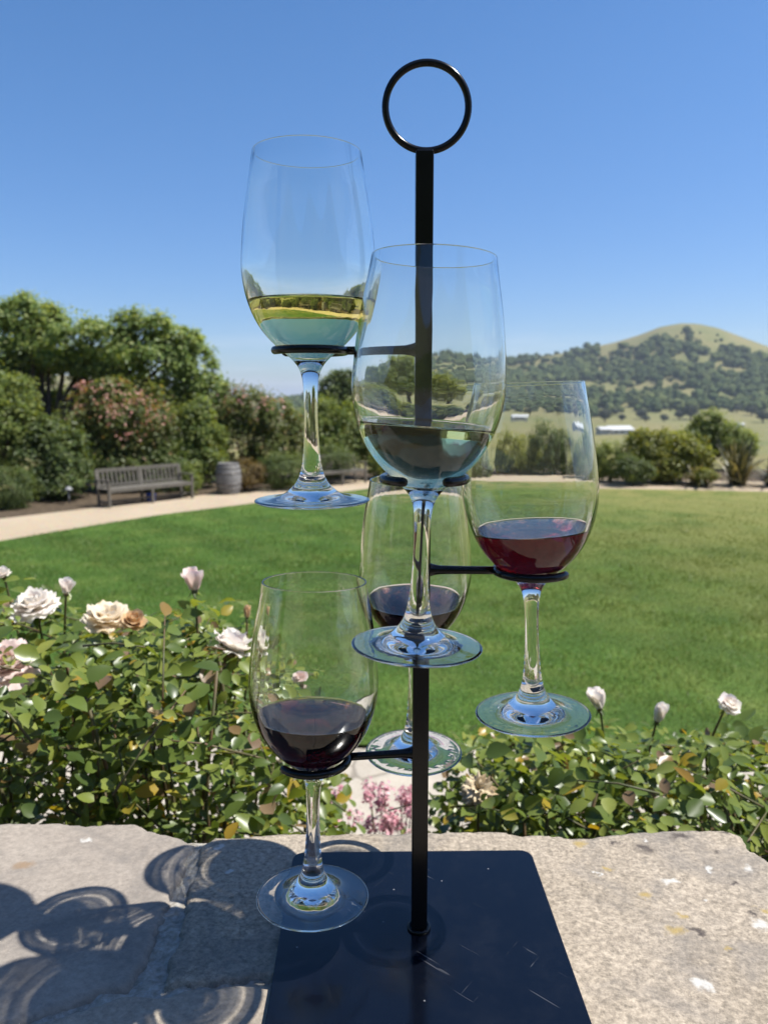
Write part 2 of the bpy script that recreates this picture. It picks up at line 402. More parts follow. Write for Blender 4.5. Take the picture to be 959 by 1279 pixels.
M_can = leaf_mat('canopy_leaf', [(0.0, (0.090, 0.146, 0.040)), (0.4, (0.172, 0.243, 0.066)), (0.75, (0.253, 0.323, 0.090)), (1.0, (0.383, 0.414, 0.141))], 0.5)
M_drk = leaf_mat('dark_leaf', [(0.0, (0.046, 0.074, 0.023)), (0.5, (0.088, 0.132, 0.035)), (1.0, (0.176, 0.211, 0.063))], 0.45)
M_mid = leaf_mat('mid_leaf', [(0.0, (0.075, 0.118, 0.029)), (0.5, (0.152, 0.203, 0.047)), (1.0, (0.270, 0.304, 0.085))], 0.5)
M_yel = leaf_mat('yellow_green_leaf', [(0.0, (0.076, 0.103, 0.020)), (0.5, (0.179, 0.206, 0.035)), (1.0, (0.289, 0.289, 0.062))], 0.5)
M_brn = leaf_mat('bronze_leaf', [(0.0, (0.070, 0.059, 0.022)), (0.5, (0.149, 0.109, 0.035)), (1.0, (0.234, 0.156, 0.055))], 0.45)
M_red = leaf_mat('red_tinged_leaf', [(0.0, (0.075, 0.105, 0.026)), (0.6, (0.15, 0.19, 0.05)), (0.92, (0.22, 0.22, 0.07)), (1.0, (0.32, 0.19, 0.10))], 0.5)
M_pnk = leaf_mat('red_blossom', [(0.0, (0.40, 0.16, 0.13)), (0.5, (0.50, 0.24, 0.19)), (1.0, (0.55, 0.33, 0.27))], 0.3)
M_oak = leaf_mat('hill_oak_leaf', [(0.0, (0.020, 0.034, 0.014)), (0.6, (0.042, 0.060, 0.022)), (1.0, (0.08, 0.095, 0.035))], 0.2)
M_flx = leaf_mat('flax_blade', [(0.0, (0.035, 0.04, 0.016)), (0.5, (0.10, 0.095, 0.035)), (1.0, (0.34, 0.29, 0.15))], 0.2, 0.35, 0.5)

# ------------------------------------------------------------------ left bank of trees and shrubs
GT = 'shrubs and trees behind the gravel path on the left'
def ln(px, py): return G(px, py).y
plant('canopy_tree', 'wide spreading green tree arching over the bench at the left', 'tree', (62, 600), [
    (-60, 440, 60, 52, 0), (8, 425, 50, 46, 0.5), (-5, 480, 45, 40, 0.8), (40, 405, 36, 34, 0.2), (85, 425, 46, 36, 0.2), (130, 428, 38, 28, 0), (178, 428, 42, 40, -0.2), (205, 452, 34, 34, 0),
    (236, 455, 32, 36, 0.3), (254, 492, 32, 38, 0.2), (150, 462, 42, 28, 0.6), (108, 452, 34, 22, 0.5), (125, 480, 30, 22, 0.9), (60, 440, 36, 22, 0.4), (215, 500, 34, 34, 0.7), (180, 490, 34, 26, 0.9), (20, 458, 40, 28, 0.6), (22, 398, 30, 18, 0.2), (60, 398, 22, 14, .3), (196, 410, 20, 14, 0.1), (228, 436, 22, 18, .1), (120, 412, 20, 12, .2), (185, 412, 22, 15, 0), (262, 515, 24, 36, 0.1), (240, 530, 26, 34, 0.3), (85, 500, 30, 20, 1.2), (45, 490, 26, 22, 1.0), (225, 425, 24, 18, 0)],
    25.0, 80000, 0.14, M_can, trunk=0.22, droop=0.4, nclump=13, clump=0.15, tips=None)
plant('evergreen_tree', 'dense green tree filling the left edge of the photo behind the clipped ball shrub', 'tree', (-10, 612), [
    (-25, 520, 48, 60, 0), (14, 540, 34, 45, -0.3), (-50, 590, 45, 40, 0), (22, 500, 24, 30, 0.2)], 21.0, 17000, 0.12, M_mid, trunk=0.14)
plant('flowering_shrub', 'large shrub covered with red blossom behind the bench', 'shrub', (150, 604), [
    (110, 535, 36, 44, 0), (150, 520, 40, 42, 0), (188, 532, 34, 46, 0.1), (128, 570, 38, 34, 0), (176, 572, 40, 34, 0), (140, 490, 26, 18, 0)],
    22.5, 17000, 0.13, M_red, trunk=0.08, flowers=(M_pnk, 520, 0.075, [(115, 500, 26, 20, -0.5), (150, 492, 34, 22, -0.5), (185, 515, 26, 22, -0.5), (160, 520, 34, 26, -0.9), (105, 482, 10, 7, -0.4)]), trunk_name='stem')
plant('leafy_shrub', 'dark leafy shrub between the clipped ball shrub and the bench', 'shrub', (70, 622), [
    (50, 575, 30, 40, 0), (85, 572, 30, 40, 0), (70, 600, 40, 22, -0.2), (60, 540, 22, 22, 0.3)], 20.5, 12000, 0.11, M_drk, group=GT, trunk=0.06, trunk_name='stem')
plant('leafy_shrub', 'dark leafy shrub directly behind the bench backrest', 'shrub', (180, 604), [
    (150, 590, 36, 24, 0), (205, 588, 34, 28, 0), (175, 580, 30, 22, 0.2)], 22.2, 9000, 0.10, M_drk, group=GT, trunk=0.05, trunk_name='stem')
plant('leafy_shrub', 'tall bright green shrub between the bench and the wine barrel', 'shrub', (245, 608), [
    (232, 550, 26, 42, 0), (256, 560, 22, 40, 0.1), (244, 580, 32, 28, 0), (245, 520, 20, 25, 0.2)], 23.0, 11000, 0.11, M_mid, group=GT, trunk=0.06, trunk_name='stem')
plant('flowering_shrub', 'loose shrub with red tinged tips behind the wine barrel', 'shrub', (310, 598), [
    (290, 520, 24, 34, 0), (318, 512, 26, 32, 0), (345, 528, 24, 32, 0), (300, 555, 34, 30, 0), (340, 560, 32, 26, 0), (368, 540, 18, 28, 0)],
    25.0, 15000, 0.12, M_red, trunk=0.07, trunk_name='stem', flowers=(M_pnk, 160, 0.085, [(300, 500, 24, 18, -0.3), (335, 510, 28, 18, -0.3)]))
plant('leafy_shrub', 'yellow green shrub behind the far bench', 'shrub', (420, 592), [
    (405, 530, 26, 34, 0), (438, 535, 28, 36, 0), (420, 560, 36, 26, 0), (462, 555, 22, 30, 0)], 26.0, 13000, 0.12, M_mid, group=GT, trunk=0.07, trunk_name='stem')
plant('ball_shrub', 'dark green clipped ball shrub at the left edge of the photo', 'shrub', (14, 640), [(12, 608, 29, 29, 0)], 18.6, 15000, 0.045, M_drk, group='clipped ball shrubs', clump=0.12, nclump=90, trunk=0.05, trunk_name='stem')
plant('ball_shrub', 'bronze tinted ball shrub just right of the wine barrel', 'shrub', (306, 612), [(306, 592, 24, 18, 0)], 22.0, 9000, 0.05, M_brn, group='clipped ball shrubs', clump=0.12, nclump=80, trunk=0.05, trunk_name='stem')
plant('ball_shrub', 'dark green rounded ball shrub between the bronze one and the far bench', 'shrub', (352, 608), [(352, 588, 31, 23, 0)], 22.6, 10000, 0.055, M_drk, group='clipped ball shrubs', clump=0.12, nclump=90, trunk=0.05, trunk_name='stem')
plant('ball_shrub', 'low grey green ball shrub at the right end of the near bench', 'shrub', (238, 618), [(236, 600, 14, 18, 0)], 21.0, 5000, 0.05, M_mid, group='clipped ball shrubs', clump=0.12, nclump=60, trunk=0.05, trunk_name='stem')
plant('ball_shrub', 'olive clipped ball shrub right behind the far bench', 'shrub', (412, 602), [(408, 575, 34, 22, 0)], 24.2, 9000, 0.055, M_drk, group='clipped ball shrubs', clump=0.12, nclump=80, trunk=0.05, trunk_name='stem')
plant('round_tree', 'small dark tree standing behind the shrubs left of the front wine glass', 'tree', (425, 560), [
    (415, 490, 18, 22, 0), (438, 485, 16, 20, 0), (428, 475, 14, 12, 0), (452, 500, 16, 20, 0)], 60.0, 7000, 0.28, M_drk, trunk=0.25)
plant('round_tree', 'broad yellow green tree seen through the bowl of the front wine glass', 'tree', (500, 560), [
    (478, 475, 28, 30, 0), (505, 468, 26, 26, 0), (490, 505, 34, 32, 0), (520, 500, 22, 28, 0)], 55.0, 9000, 0.26, M_mid, trunk=0.25)
plant('round_tree', 'low olive tree right of the post seen through the front wine glass', 'tree', (565, 570), [
    (552, 500, 24, 26, 0), (575, 510, 22, 22, 0), (560, 530, 34, 24, 0)], 52.0, 8000, 0.26, M_yel, trunk=0.22)
for (px, rx, rz, py, Yd, lab, m) in [
    (500, 34, 26, 580, 25.5, 'green shrub on the far path edge behind the post', M_mid),
    (560, 30, 22, 584, 25.0, 'dark low shrub on the far path edge right of the post', M_drk),
    (640, 34, 24, 570, 27.0, 'yellow green shrub behind the upper bowl of the right hand glass', M_yel),
    (700, 34, 28, 565, 26.0, 'dark shrub behind the right rim of the right hand glass', M_drk)]:
    plant('leafy_shrub', lab, 'shrub', (px, 600), [(px - rx * .45, py, rx * .7, rz, 0), (px + rx * .45, py + 3, rx * .7, rz * .9, 0.2)], Yd, 7000, 0.11, m, group='shrubs along the far end of the lawn', trunk=0.06, trunk_name='stem')

# ------------------------------------------------------------------ right bank
GR = 'shrubs along the far right edge of the lawn'
plant('leafy_shrub', 'rounded mid green shrub left end of the right hand planting', 'shrub', (762, 598), [(760, 575, 22, 23, 0), (745, 582, 16, 16, 0.2)], 24.5, 8000, 0.07, M_mid, group=GR, clump=0.13, nclump=70, trunk=0.05, trunk_name='stem')
plant('leafy_shrub', 'grey green low shrub in front of the bright bush', 'shrub', (790, 602), [(785, 585, 22, 16, 0), (805, 588, 14, 12, 0)], 23.4, 5000, 0.07, M_drk, group=GR, trunk=0.05, trunk_name='stem')
plant('leafy_shrub', 'bright yellow green bush in the middle of the right hand planting', 'shrub', (840, 601), [
    (805, 560, 24, 20, 0), (835, 562, 30, 24, 0), (862, 568, 24, 24, 0), (825, 582, 36, 18, 0.1), (800, 548, 16, 12, .3)], 24.2, 15000, 0.11, M_yel, group=GR, trunk=0.06, trunk_name='stem')
plant('round_tree', 'rounded green tree rising above the bright bush on the right', 'tree', (885, 596), [
    (888, 530, 20, 18, 0), (878, 548, 26, 20, 0), (905, 550, 24, 20, 0), (850, 555, 22, 16, 0.2), (925, 555, 18, 18, 0)], 29.0, 15000, 0.12, M_mid, trunk=0.12)
plant('leafy_shrub', 'small light green plant at the foot of the flax', 'shrub', (882, 602), [(880, 595, 14, 9, 0)], 23.0, 2500, 0.06, M_yel, group=GR, trunk=0.03, trunk_name='stem')
def flax(px, py, Y, h, n, label, spread=0.55):
    b = at(px, py, Y); b.z = LAWN
    V_, F_ = [], []
    for i in range(n):
        a = random.uniform(0, 6.283); lean = random.uniform(0.1, spread * 1.45); H = h * random.uniform(0.6, 1.05); w = random.uniform(0.022, 0.042)
        d = Vector((math.cos(a), math.sin(a), 0)); s = Vector((-d.y, d.x, 0)); o = Vector((random.uniform(-.18, .18), random.uniform(-.18, .18), 0))
        k0 = len(V_)
        for j in range(6):
            u = j / 5; p = o + d * (H * lean * (0.75 * u + 0.5 * u * u)) + Vector((0, 0, H * (u * (1 - .3 * lean) - 0.42 * lean * u ** 3)))
            ww = w * (1 - u ** 2.5) + 0.003
            V_ += [p - s * ww, p + s * ww]
        for j in range(5): F_.append((k0 + 2 * j, k0 + 2 * j + 1, k0 + 2 * j + 3, k0 + 2 * j + 2))
    o = link('flax_plant', np_mesh('flax_plant', np.array([tuple(p) for p in V_]), np.array(F_)), M_flx, loc=b)
    return tag(o, label, 'plant', 'spiky flax plants')
flax(920, 603, 23.5, 1.75, 130, 'large dark spiky flax with upright sword leaves at the right')
flax(872, 602, 23.2, 1.15, 60, 'pale arching flax just left of the large dark flax', 0.9)
flax(968, 604, 23.2, 1.2, 110, 'bronze flax at the right edge of the photo', 0.8)

# ------------------------------------------------------------------ oak wooded hill
ico = bmesh.new(); bmesh.ops.create_icosphere(ico, subdivisions=2, radius=1.0)
IV = np.array([v.co[:] for v in ico.verts]); IF = np.array([[v.index for v in f.verts] for f in ico.faces]); ico.free()
def clumpy(c, r, h):
    d = IV + 0
    nz = np.sin(d[:, 0] * 5 + c[0]) * np.cos(d[:, 1] * 5 + c[1]) + np.sin(d[:, 2] * 6 + c[0] * 2 + d[:, 0] * 4) * 0.8 + rng.normal(size=len(d)) * 0.55
    d = d * (1 + 0.16 * nz)[:, None]
    return d * np.array([r, r, h]) + np.array(c)
vs, fs, k = [], [], 0
cand = 26000
aa = rng.uniform(azi(330), azi(1180), cand); rr = np.sqrt(rng.uniform(600 ** 2, 1115 ** 2, cand))
xx, yy = rr * np.sin(aa), rr * np.cos(aa); zz = terrain(xx, yy)
pyv = 498.7 - (zz - CZ) / rr * F
pxv = 479.5 + np.tan(aa) * F
ridge_py = 498.7 - np.interp(aa, AZ, TE) * F
dens = smooth(8, 20, pyv - ridge_py) * (1 - smooth(505, 516, pyv))
bare = np.maximum(wob(xx, yy, 60, 4.2), wob(xx, yy, 27, 1.1)) > 0.28
dens = np.where(pxv < 745, np.maximum(dens, 0.55 * smooth(-2, 4, pyv - ridge_py)), dens)
gr = (pyv - ridge_py < 17 + 9 * np.sin(pxv / 19.0) + 6 * np.sin(pxv / 7.3)) & (pxv > 742)
dens = np.where(gr, np.where(pyv - ridge_py < 7, 0.0, 0.08), dens); dens = np.where(bare, dens * 0.15, dens)
dens *= (rr < 1095)
keep = np.where(rng.random(cand) < dens * 0.66)[0]
for i in keep:
    r = rng.choice([1.5, 2.0, 2.8, 3.4, 4.8]) * rng.uniform(.8, 1.2); h = r * rng.uniform(0.75, 1.0)
    vs.append(clumpy((xx[i], yy[i], zz[i] + h * 0.75), r, h)); fs.append(IF + k); k += len(IV)
t = NT('oak_wood'); co = t.coord('Object')
rnd = t.new('NewGeometry').outputs['Random Per Island']
c = t.ramp(rnd, [(0.0, (0.034, 0.058, 0.018)), (0.6, (0.062, 0.090, 0.028)), (1.0, (0.12, 0.14, 0.045))])
c = t.mix(t.maprange(t.noise(co, 0.9, 3), 0.4, 0.65, 0, 0.6), c, (0.085, 0.10, 0.04))
oakwood = t.pr(c, 0.9, 0.1, t.bump(t.noise(co, 0.7, 4), 1.0, 1.5))
tag(link('oak_woodland', np_mesh('oak_woodland', np.vstack(vs), np.vstack(fs)), oakwood), 'dark oak woodland covering the distant hillside', 'woodland', kind='stuff')
# scattered valley oaks: one build, then copies
def oak_proto():
    root = thing('valley_oak', '', 'tree')
    v, f = crown([((0, 0, 4.6), (3.8, 3.8, 2.6)), ((1.5, 0, 5.6), (2.5, 2.5, 1.9)), ((-1.9, .4, 4.3), (2.3, 2.3, 1.8))], 3600, 0.75, 0, 0.2, 24)
    link('crown', np_mesh('crown', v, f), M_oak, root)
    limbs(MB().tube([(0, 0, -.3), (0.1, 0, 1.4), (0, 0.1, 2.6)], [0.5, 0.4, 0.34], 8), (0, 0.1, 2.4), [(1.4, 0, 5), (-1.7, .3, 4.4), (.2, .8, 5)], 0.28).build('trunk', bark, root)
    return root
OAK = oak_proto()
oaks = [(755, 527, 1.0, 'valley oak beside the long white building'), (776, 526, .55, 'small valley oak right of the long white building roof'), (800, 524, .8, 'valley oak above the bright bush'), (806, 527, .55, 'small valley oak beside the larger one above the bright bush'),
        (829, 527, .6, 'lone small valley oak in the field left of the round tree'), (862, 524, 1.15, 'wide valley oak close left of the round tree'), (848, 524, .7, 'valley oak at the left end of the oak pair by the round tree'), (938, 519, .8, 'valley oak in the field right of the round tree'),
        (952, 528, 1.0, 'valley oak at the right edge above the flax'), (712, 526, .9, 'valley oak behind the rim of the right hand glass'), (690, 521, .7, 'valley oak seen through the top of the right hand glass'), (660, 528, .9, 'valley oak seen through the left of the right hand glass'),
        (920, 515, .6, 'small valley oak below the wooded slope at the right'), (768, 519, .5, 'tiny valley oak below the wooded slope above the white building')]
first = True
for px, py, s, lab in oaks:
    lo, hi = 120.0, 900.0
    best = None
    for d in np.linspace(140, 700, 300):                  # where the sight line meets the valley floor
        p = at(px, py, d)
        if p.z <= float(terrain(p.x, p.y)): best = p; break
    if best is None: best = at(px, py, 650)
    o = OAK if first else OAK.copy()
    if not first:
        COL.objects.link(o)
        for ch in OAK.children:
            c2 = ch.copy(); COL.objects.link(c2); c2.parent = o
    first = False
    o.location = (best.x, best.y, float(terrain(best.x, best.y))); sc_ = s * best.y / 480 ; o.scale = (sc_,) * 3; o.rotation_euler.z = random.uniform(0, 6)
    tag(o, lab, 'tree', 'oaks scattered on the valley floor')
# white farm buildings
wpaint = NT('white_paint').pr((0.40, 0.385, 0.35), 0.6); roofm = NT('pale_roof').pr((0.42, 0.42, 0.41), 0.6); glassd = NT('dark_pane').pr((0.03, 0.035, 0.04), 0.15)
def farm(px, py, d, w, dp, h, label, rz=0.2):
    p = at(px, py, d); z = float(terrain(p.x, p.y))
    root = thing('farm_building', label, 'building', (p.x, p.y, z), 'white farm buildings in the valley', rz)
    MB().box((0, 0, h / 2 - 1), (w, dp, h + 2)).build('wall', wpaint, root)
    m = MB(); e = 0.5
    b = m.bm; q = [b.verts.new(c) for c in ((-w / 2 - e, -dp / 2 - e, h + .02), (w / 2 + e, -dp / 2 - e, h + .02), (w / 2 + e, 0, h + dp * .28), (-w / 2 - e, 0, h + dp * .28), (-w / 2 - e, dp / 2 + e, h + .02), (w / 2 + e, dp / 2 + e, h + .02))]
    for fc in ((0, 1, 2, 3), (3, 2, 5, 4), (0, 3, 4), (1, 5, 2), (0, 4, 5, 1)): b.faces.new([q[i] for i in fc])
    m.build('roof', roofm, root)
    for i in range(3): MB().box((w * (i - 1) * .28, -dp / 2 - .01, h * .5), (w * .09, .08, h * .4)).build('window', glassd, root)
farm(772, 530, 330, 11, 6, 1.9, 'long white farm building with a pale roof in the valley', 0.35)
farm(753, 531, 325, 4.5, 4, 2.2, 'small white shed left of the long white farm building', 0.3)
farm(924, 526, 420, 3.2, 3, 1.8, 'small white shed beyond the round tree at the right', -0.2)
farm(645, 526, 400, 9, 5, 2.0, 'white farm building seen through the upper left of the right hand glass', 0.1)

# ------------------------------------------------------------------ benches, barrel, path light
teak = wood_mat('weathered_teak', (0.08, 0.072, 0.06), (0.17, 0.155, 0.13), 10)
def bench(label, a, b, n_legs=3):
    a, b = Vector(a), Vector(b); a.z = b.z = LAWN
    L = (b - a).length; rz = math.atan2(b.y - a.y, b.x - a.x)
    root = thing('park_bench', label, 'bench', a, 'teak benches facing the lawn', rz)
    m = MB()                                            # local: x along the seat, +y to the back
    for i in range(6): m.box((L / 2, 0.04 + i * 0.085, 0.435), (L + .02, 0.07, 0.025), bevel=.004)
    m.box((L / 2, 0.01, 0.395), (L, 0.03, 0.06)); m.build('seat', teak, root)
    m = MB(); tilt = 0.14
    m.bar((0, 0.60, 0.86), (L, 0.60, 0.86), 0.04, 0.09, .006); m.bar((0, 0.535, 0.50), (L, 0.535, 0.50), 0.035, 0.06)
    nsl = int(L / 0.115)
    for i in range(nsl):
        x = (i + .5) * L / nsl; m.bar((x, 0.537, 0.52), (x, 0.597, 0.84), 0.042, 0.016)
    m.bar((L / 2, 0.53, 0.42), (L / 2, 0.602, 0.885), 0.06, 0.05); m.build('backrest', teak, root)
    for s in (0, 1):
        x = s * L; m = MB(); m.bar((x, -0.03, 0.65), (x, 0.57, 0.65), 0.06, 0.03, .008); m.build('armrest', teak, root)
    for i in range(n_legs):
        x = L * i / (n_legs - 1)
        m = MB(); m.bar((x, 0.02, 0), (x, 0.02, 0.635 if i in (0, n_legs - 1) else 0.42), 0.06, 0.06, .004)
        m.build('leg', teak, root)
        m = MB(); m.bar((x, 0.50, 0), (x, 0.52, 0.45), 0.06, 0.05); m.bar((x, 0.52, 0.43), (x, 0.60, 0.88), 0.058, 0.052); m.build('leg', teak, root)
    m = MB(); m.bar((0, .27, .12), (L, .27, .12), .03, .05)
    for s in (0, 1): m.bar((s * L, 0.02, .12), (s * L, .5, .12), .03, .05)
    m.build('stretcher', teak, root)
    return root
bench('weathered grey teak bench with two back panels in front of the red flowering shrub', G(138, 634.5), G(241, 622.5))
bench('weathered grey bench behind the stem of the upper left wine glass', G(398, 609), G(457, 603), 3)
stave = wood_mat('barrel_oak', (0.13, 0.125, 0.12), (0.25, 0.245, 0.24), 9)
hoop = NT('rusty_hoop'); hoopm = hoop.pr(hoop.ramp(hoop.noise(hoop.coord(), 14), [(0.35, (0.09, 0.08, 0.075)), (0.7, (0.2, 0.19, 0.18))]), 0.55, 0.4, metallic=0.5)
bpos = G(286, 616.5); bH = 0.86
root = thing('wine_barrel', 'grey weathered oak wine barrel standing upright at the path edge', 'barrel', bpos)
prof = [(0.285 + 0.075 * (1 - (2 * u - 1) ** 2), bH * u) for u in np.linspace(0, 1, 15)]
MB().lathe(prof + [(0.265, bH), (0.26, bH - .03)], 26).build('body', stave, root)
MB().lathe([(0.0, bH - .032), (0.2635, bH - .032), (0.2635, bH - .05), (0, bH - .05)], 26).build('barrel_head', stave, root)
for u in (0.03, 0.15, 0.32, 0.66, 0.83, 0.95):
    ru = 0.285 + 0.075 * (1 - (2 * u - 1) ** 2); r2 = 0.285 + 0.075 * (1 - (2 * (u + .045) - 1) ** 2)
    MB().lathe([(ru + .001, bH * u), (ru + .006, bH * u), (r2 + .006, bH * (u + .045)), (r2 + .001, bH * (u + .045))], 26).build('hoop', hoopm, root)
lp = G(87, 629); root = thing('path_light', 'small grey garden light on a short post left of the bench', 'garden light', lp)
gm = NT('grey_metal').pr((0.22, 0.22, 0.22), 0.5)
MB().tube([(0, 0, 0), (0, 0, .34)], .02, 8).build('post', gm, root)
MB().lathe([(0, .44), (.05, .42), (.10, .36), (.10, .345), (.03, .34), (0, .34)], 16).build('lamp_shade', gm, root)
bp = G(184, 628); bp.y += .35
mb = MB(); mb.lathe([(0, 0), (.10, 0.0), (.135, .05), (.14, .12), (.11, .19), (.05, .225), (0, .22)], 14)
for v_ in mb.bm.verts: v_.co += Vector((noise.noise(v_.co * 9), noise.noise(v_.co * 9 + Vector((5, 0, 0))), 0)) * .03
tag(mb.build('cloth_bag', NT('blue_cloth').pr((0.02, 0.05, 0.28), 0.8), None, bp), 'small blue bundle on the ground under the near bench', 'bag')

# ------------------------------------------------------------------ grass blades on the near lawn
nb = 420000
gy = 5.45 + (23 - 5.45) * rng.random(nb) ** 0.9; gx = (rng.random(nb) * 2 - 1) * (0.62 * gy + .3)
P2 = np.stack([gx, gy], 1); P2 = P2[inside(P2, LP) & (rng.random(nb) > smooth(9, 22, P2[:, 1]))]; nb = len(P2)
C = np.column_stack([P2, np.full(nb, LAWN + 0.018)])
D = norm(np.column_stack([rng.normal(size=(nb, 2)) * 0.42, np.ones(nb)]))
Nn = norm(np.cross(D, unit(nb)))
hL = 0.035 * rng.uniform(0.6, 1.4, nb) * (0.75 + .5 * (wob(P2[:, 0], P2[:, 1], .5) > 0))
S = norm(np.cross(D, Nn)); wv = (0.0026 * (C[:, 1] / 6.0) ** .6)[:, None]
Vb = np.stack([C - S * wv, C + S * wv, C + D * hL[:, None] + Nn * hL[:, None] * .25], 1).reshape(-1, 3)
M_gra = leaf_mat('grass_blade', [(0.0, (0.042, 0.095, 0.014)), (0.55, (0.070, 0.135, 0.020)), (0.88, (0.13, 0.18, 0.036)), (0.9, (0.26, 0.29, 0.11)), (1.0, (0.30, 0.27, 0.11))], 0.3, 0.4, 0.3, big=(0.17, 0.20, 0.045))
tag(link('grass', np_mesh('grass', Vb, np.arange(nb * 3).reshape(-1, 3)), M_gra), 'short mown green grass blades of the lawn', 'grass', kind='stuff')

# ------------------------------------------------------------------ stone wall
def stone_mat(name, a, b, dark, grain, white_spots=(), dark_spots=(), tan=None, tan_spots=()):
    t = NT(name); co = t.coord('Object')
    n1 = t.noise(co, 9, 6, 0.6, 0.4); n2 = t.noise(co, 330 * grain, 4, 0.7); n3 = t.noise(t.mapping(co, rot=(0, 0, .5), scale=(1, 1.35, 1)), 170 * grain, 5, 0.7); n4 = t.noise(co, 45, 5, .65)
    c = t.ramp(n1, [(0.3, a), (0.7, b)])
    c = t.mix(0.5 * grain ** 4, c, t.mix(1.0, c, t.ramp(n3, [(0.32, 0.42), (0.62, 1.45)]), 'MULTIPLY'))
    c = t.mix(0.6 * grain ** 4, c, t.mix(1.0, c, t.ramp(n2, [(0.34, 0.45), (0.64, 1.4)]), 'MULTIPLY'))
    c = t.mix(t.maprange(n4, 0.58, 0.72, 0, 0.35), c, dark)
    c = t.mix(t.maprange(t.noise(co, 13, 4, .6, .8), .45, .66, 0, .5), c, [x * .8 for x in (dark[0], dark[0] * .92, dark[0] * .84)])
    warp = t.noise(co, 70, 4, .65, out='Color'); 
    vm = t.new('VectorMath', operation='MULTIPLY_ADD'); t.l.new(warp, vm.inputs[0]); vm.inputs[1].default_value = (.026, .026, .0); t.l.new(co, vm.inputs[2])
    wco = t.new('VectorMath', operation='SUBTRACT'); t.l.new(vm.outputs[0], wco.inputs[0]); wco.inputs[1].default_value = (.013, .013, 0)
    def spots(lst, c, col, soft=.35):
        for x, y, rx, ry in lst:
            m = t.mapping(wco.outputs[0], loc=(-x / rx, -y / ry, 0), scale=(1 / rx, 1 / ry, 0))
            ln_ = t.new('VectorMath', operation='LENGTH'); t.l.new(m, ln_.inputs[0])
            c = t.mix(t.math('MULTIPLY', t.maprange(ln_.outputs['Value'], 1.0 - soft, 1.0, 1, 0), t.maprange(n3, .25, .5, .45, 1)), c, col)
        return c
    c = spots(tan_spots, c, tan or (0.30, 0.22, 0.08), .9)
    c = spots(dark_spots, c, (0.075, 0.062, 0.055), .95)
    c = spots(white_spots, c, (0.46, 0.44, 0.40), .75)
    pit = t.maprange(t.voro(wco.outputs[0], 95), .10, .22, 0, 1); pm = t.maprange(n4, .5, .62)
    c = t.mix(t.math('MULTIPLY', t.math('MULTIPLY', t.math('SUBTRACT', 1.0, pit), pm), .5), c, dark)
    h = t.math('ADD', t.math('MULTIPLY', n2, 0.5), t.math('ADD', n3, t.math('MULTIPLY', n4, 1.2)))
    return t.pr(c, 0.9, 0.2, t.bump(h, 0.2 + .4 * grain ** 4, 0.0020))
def sdf(P, poly):
    d = np.full(len(P), 1e9); n = len(poly)
    for i in range(n):
        a = np.array(poly[i]); b = np.array(poly[(i + 1) % n]); ab = b - a
        tt = np.clip(((P - a) @ ab) / (ab @ ab), 0, 1); d = np.minimum(d, np.linalg.norm(P - (a + tt[:, None] * ab), axis=1))
    return np.where(inside(P, poly), d, -d)
def vnoise(P, s, seed=0):
    return np.array([noise.fractal(Vector((p[0] * s + seed, p[1] * s - seed, seed * 1.3)), 1.0, 2.0, 4) for p in P])
def stone(name, poly, mat, parent, step=0.0035, amp=0.0022, edge=0.006, seed=1, rough=0.004, top=0.0, tiltx=0.0):
    poly = [(p[0], p[1]) for p in poly]
    x0, y0 = np.min(poly, 0) - .012; x1, y1 = np.max(poly, 0) + .012
    xs = np.arange(x0, x1, step); ys = np.arange(y0, y1, step)
    X, Y = np.meshgrid(xs, ys, indexing='ij'); P = np.stack([X.ravel(), Y.ravel()], 1)
    d = sdf(P, poly)
    near = np.abs(d) < .03; e = np.zeros(len(P)); e[near] = vnoise(P[near], 28, seed) * rough + vnoise(P[near], 90, seed + 3) * rough * .45
    d = d + e
    zt = top - 0.001 + vnoise(P, 9, seed) * amp + vnoise(P, 45, seed + 5) * amp * .25 - tiltx
    u = np.clip(1 - d / edge, 0, 1)
    z = zt - edge * .75 * (1 - np.sqrt(np.maximum(0, 1 - np.minimum(u, 1) ** 2.2)))
    out = d <= 0
    z[out] = zt[out] - edge * .75 - np.minimum(.075, (-d[out]) * 14)
    # the plate sits on a flat patch
    V = np.column_stack([P, z]); nx, ny = X.shape
    ii, jj = np.meshgrid(np.arange(nx - 1), np.arange(ny - 1), indexing='ij')
    q = np.stack([ii * ny + jj, (ii + 1) * ny + jj, (ii + 1) * ny + jj + 1, ii * ny + jj + 1], -1).reshape(-1, 4)
    q = q[(d[q] > -0.0065).any(1)]
    used = np.unique(q); re = np.full(len(V), -1); re[used] = np.arange(len(used))
    o = link(name, np_mesh(name, V[used], re[q], True), mat, parent); o.data.polygons.foreach_set('use_smooth', [True] * len(o.data.polygons))
    o.cycles.is_caustics_receiver = True
    return o
def W(px, py): p = onz(px, py, 0.0); return (p.x, p.y)
def sp(px, py, rx, ry):
    a = onz(px, py, 0); b = onz(px + rx, py, 0); c_ = onz(px, py - ry, 0); return (a.x, a.y, abs(b.x - a.x), abs(c_.y - a.y))
wall = thing('stone_wall', 'low wall capped with pale rough stone slabs carrying the glass stand', 'wall')
mA = stone_mat('grey_limestone', (0.235, 0.20, 0.165), (0.30, 0.26, 0.215), (0.165, 0.14, 0.115), .80,
    [sp(108, 1046, 9, 3.5)], [sp(42, 1125, 3, 2)], (0.24, 0.17, 0.11), [sp(28, 1079, 20, 9)])
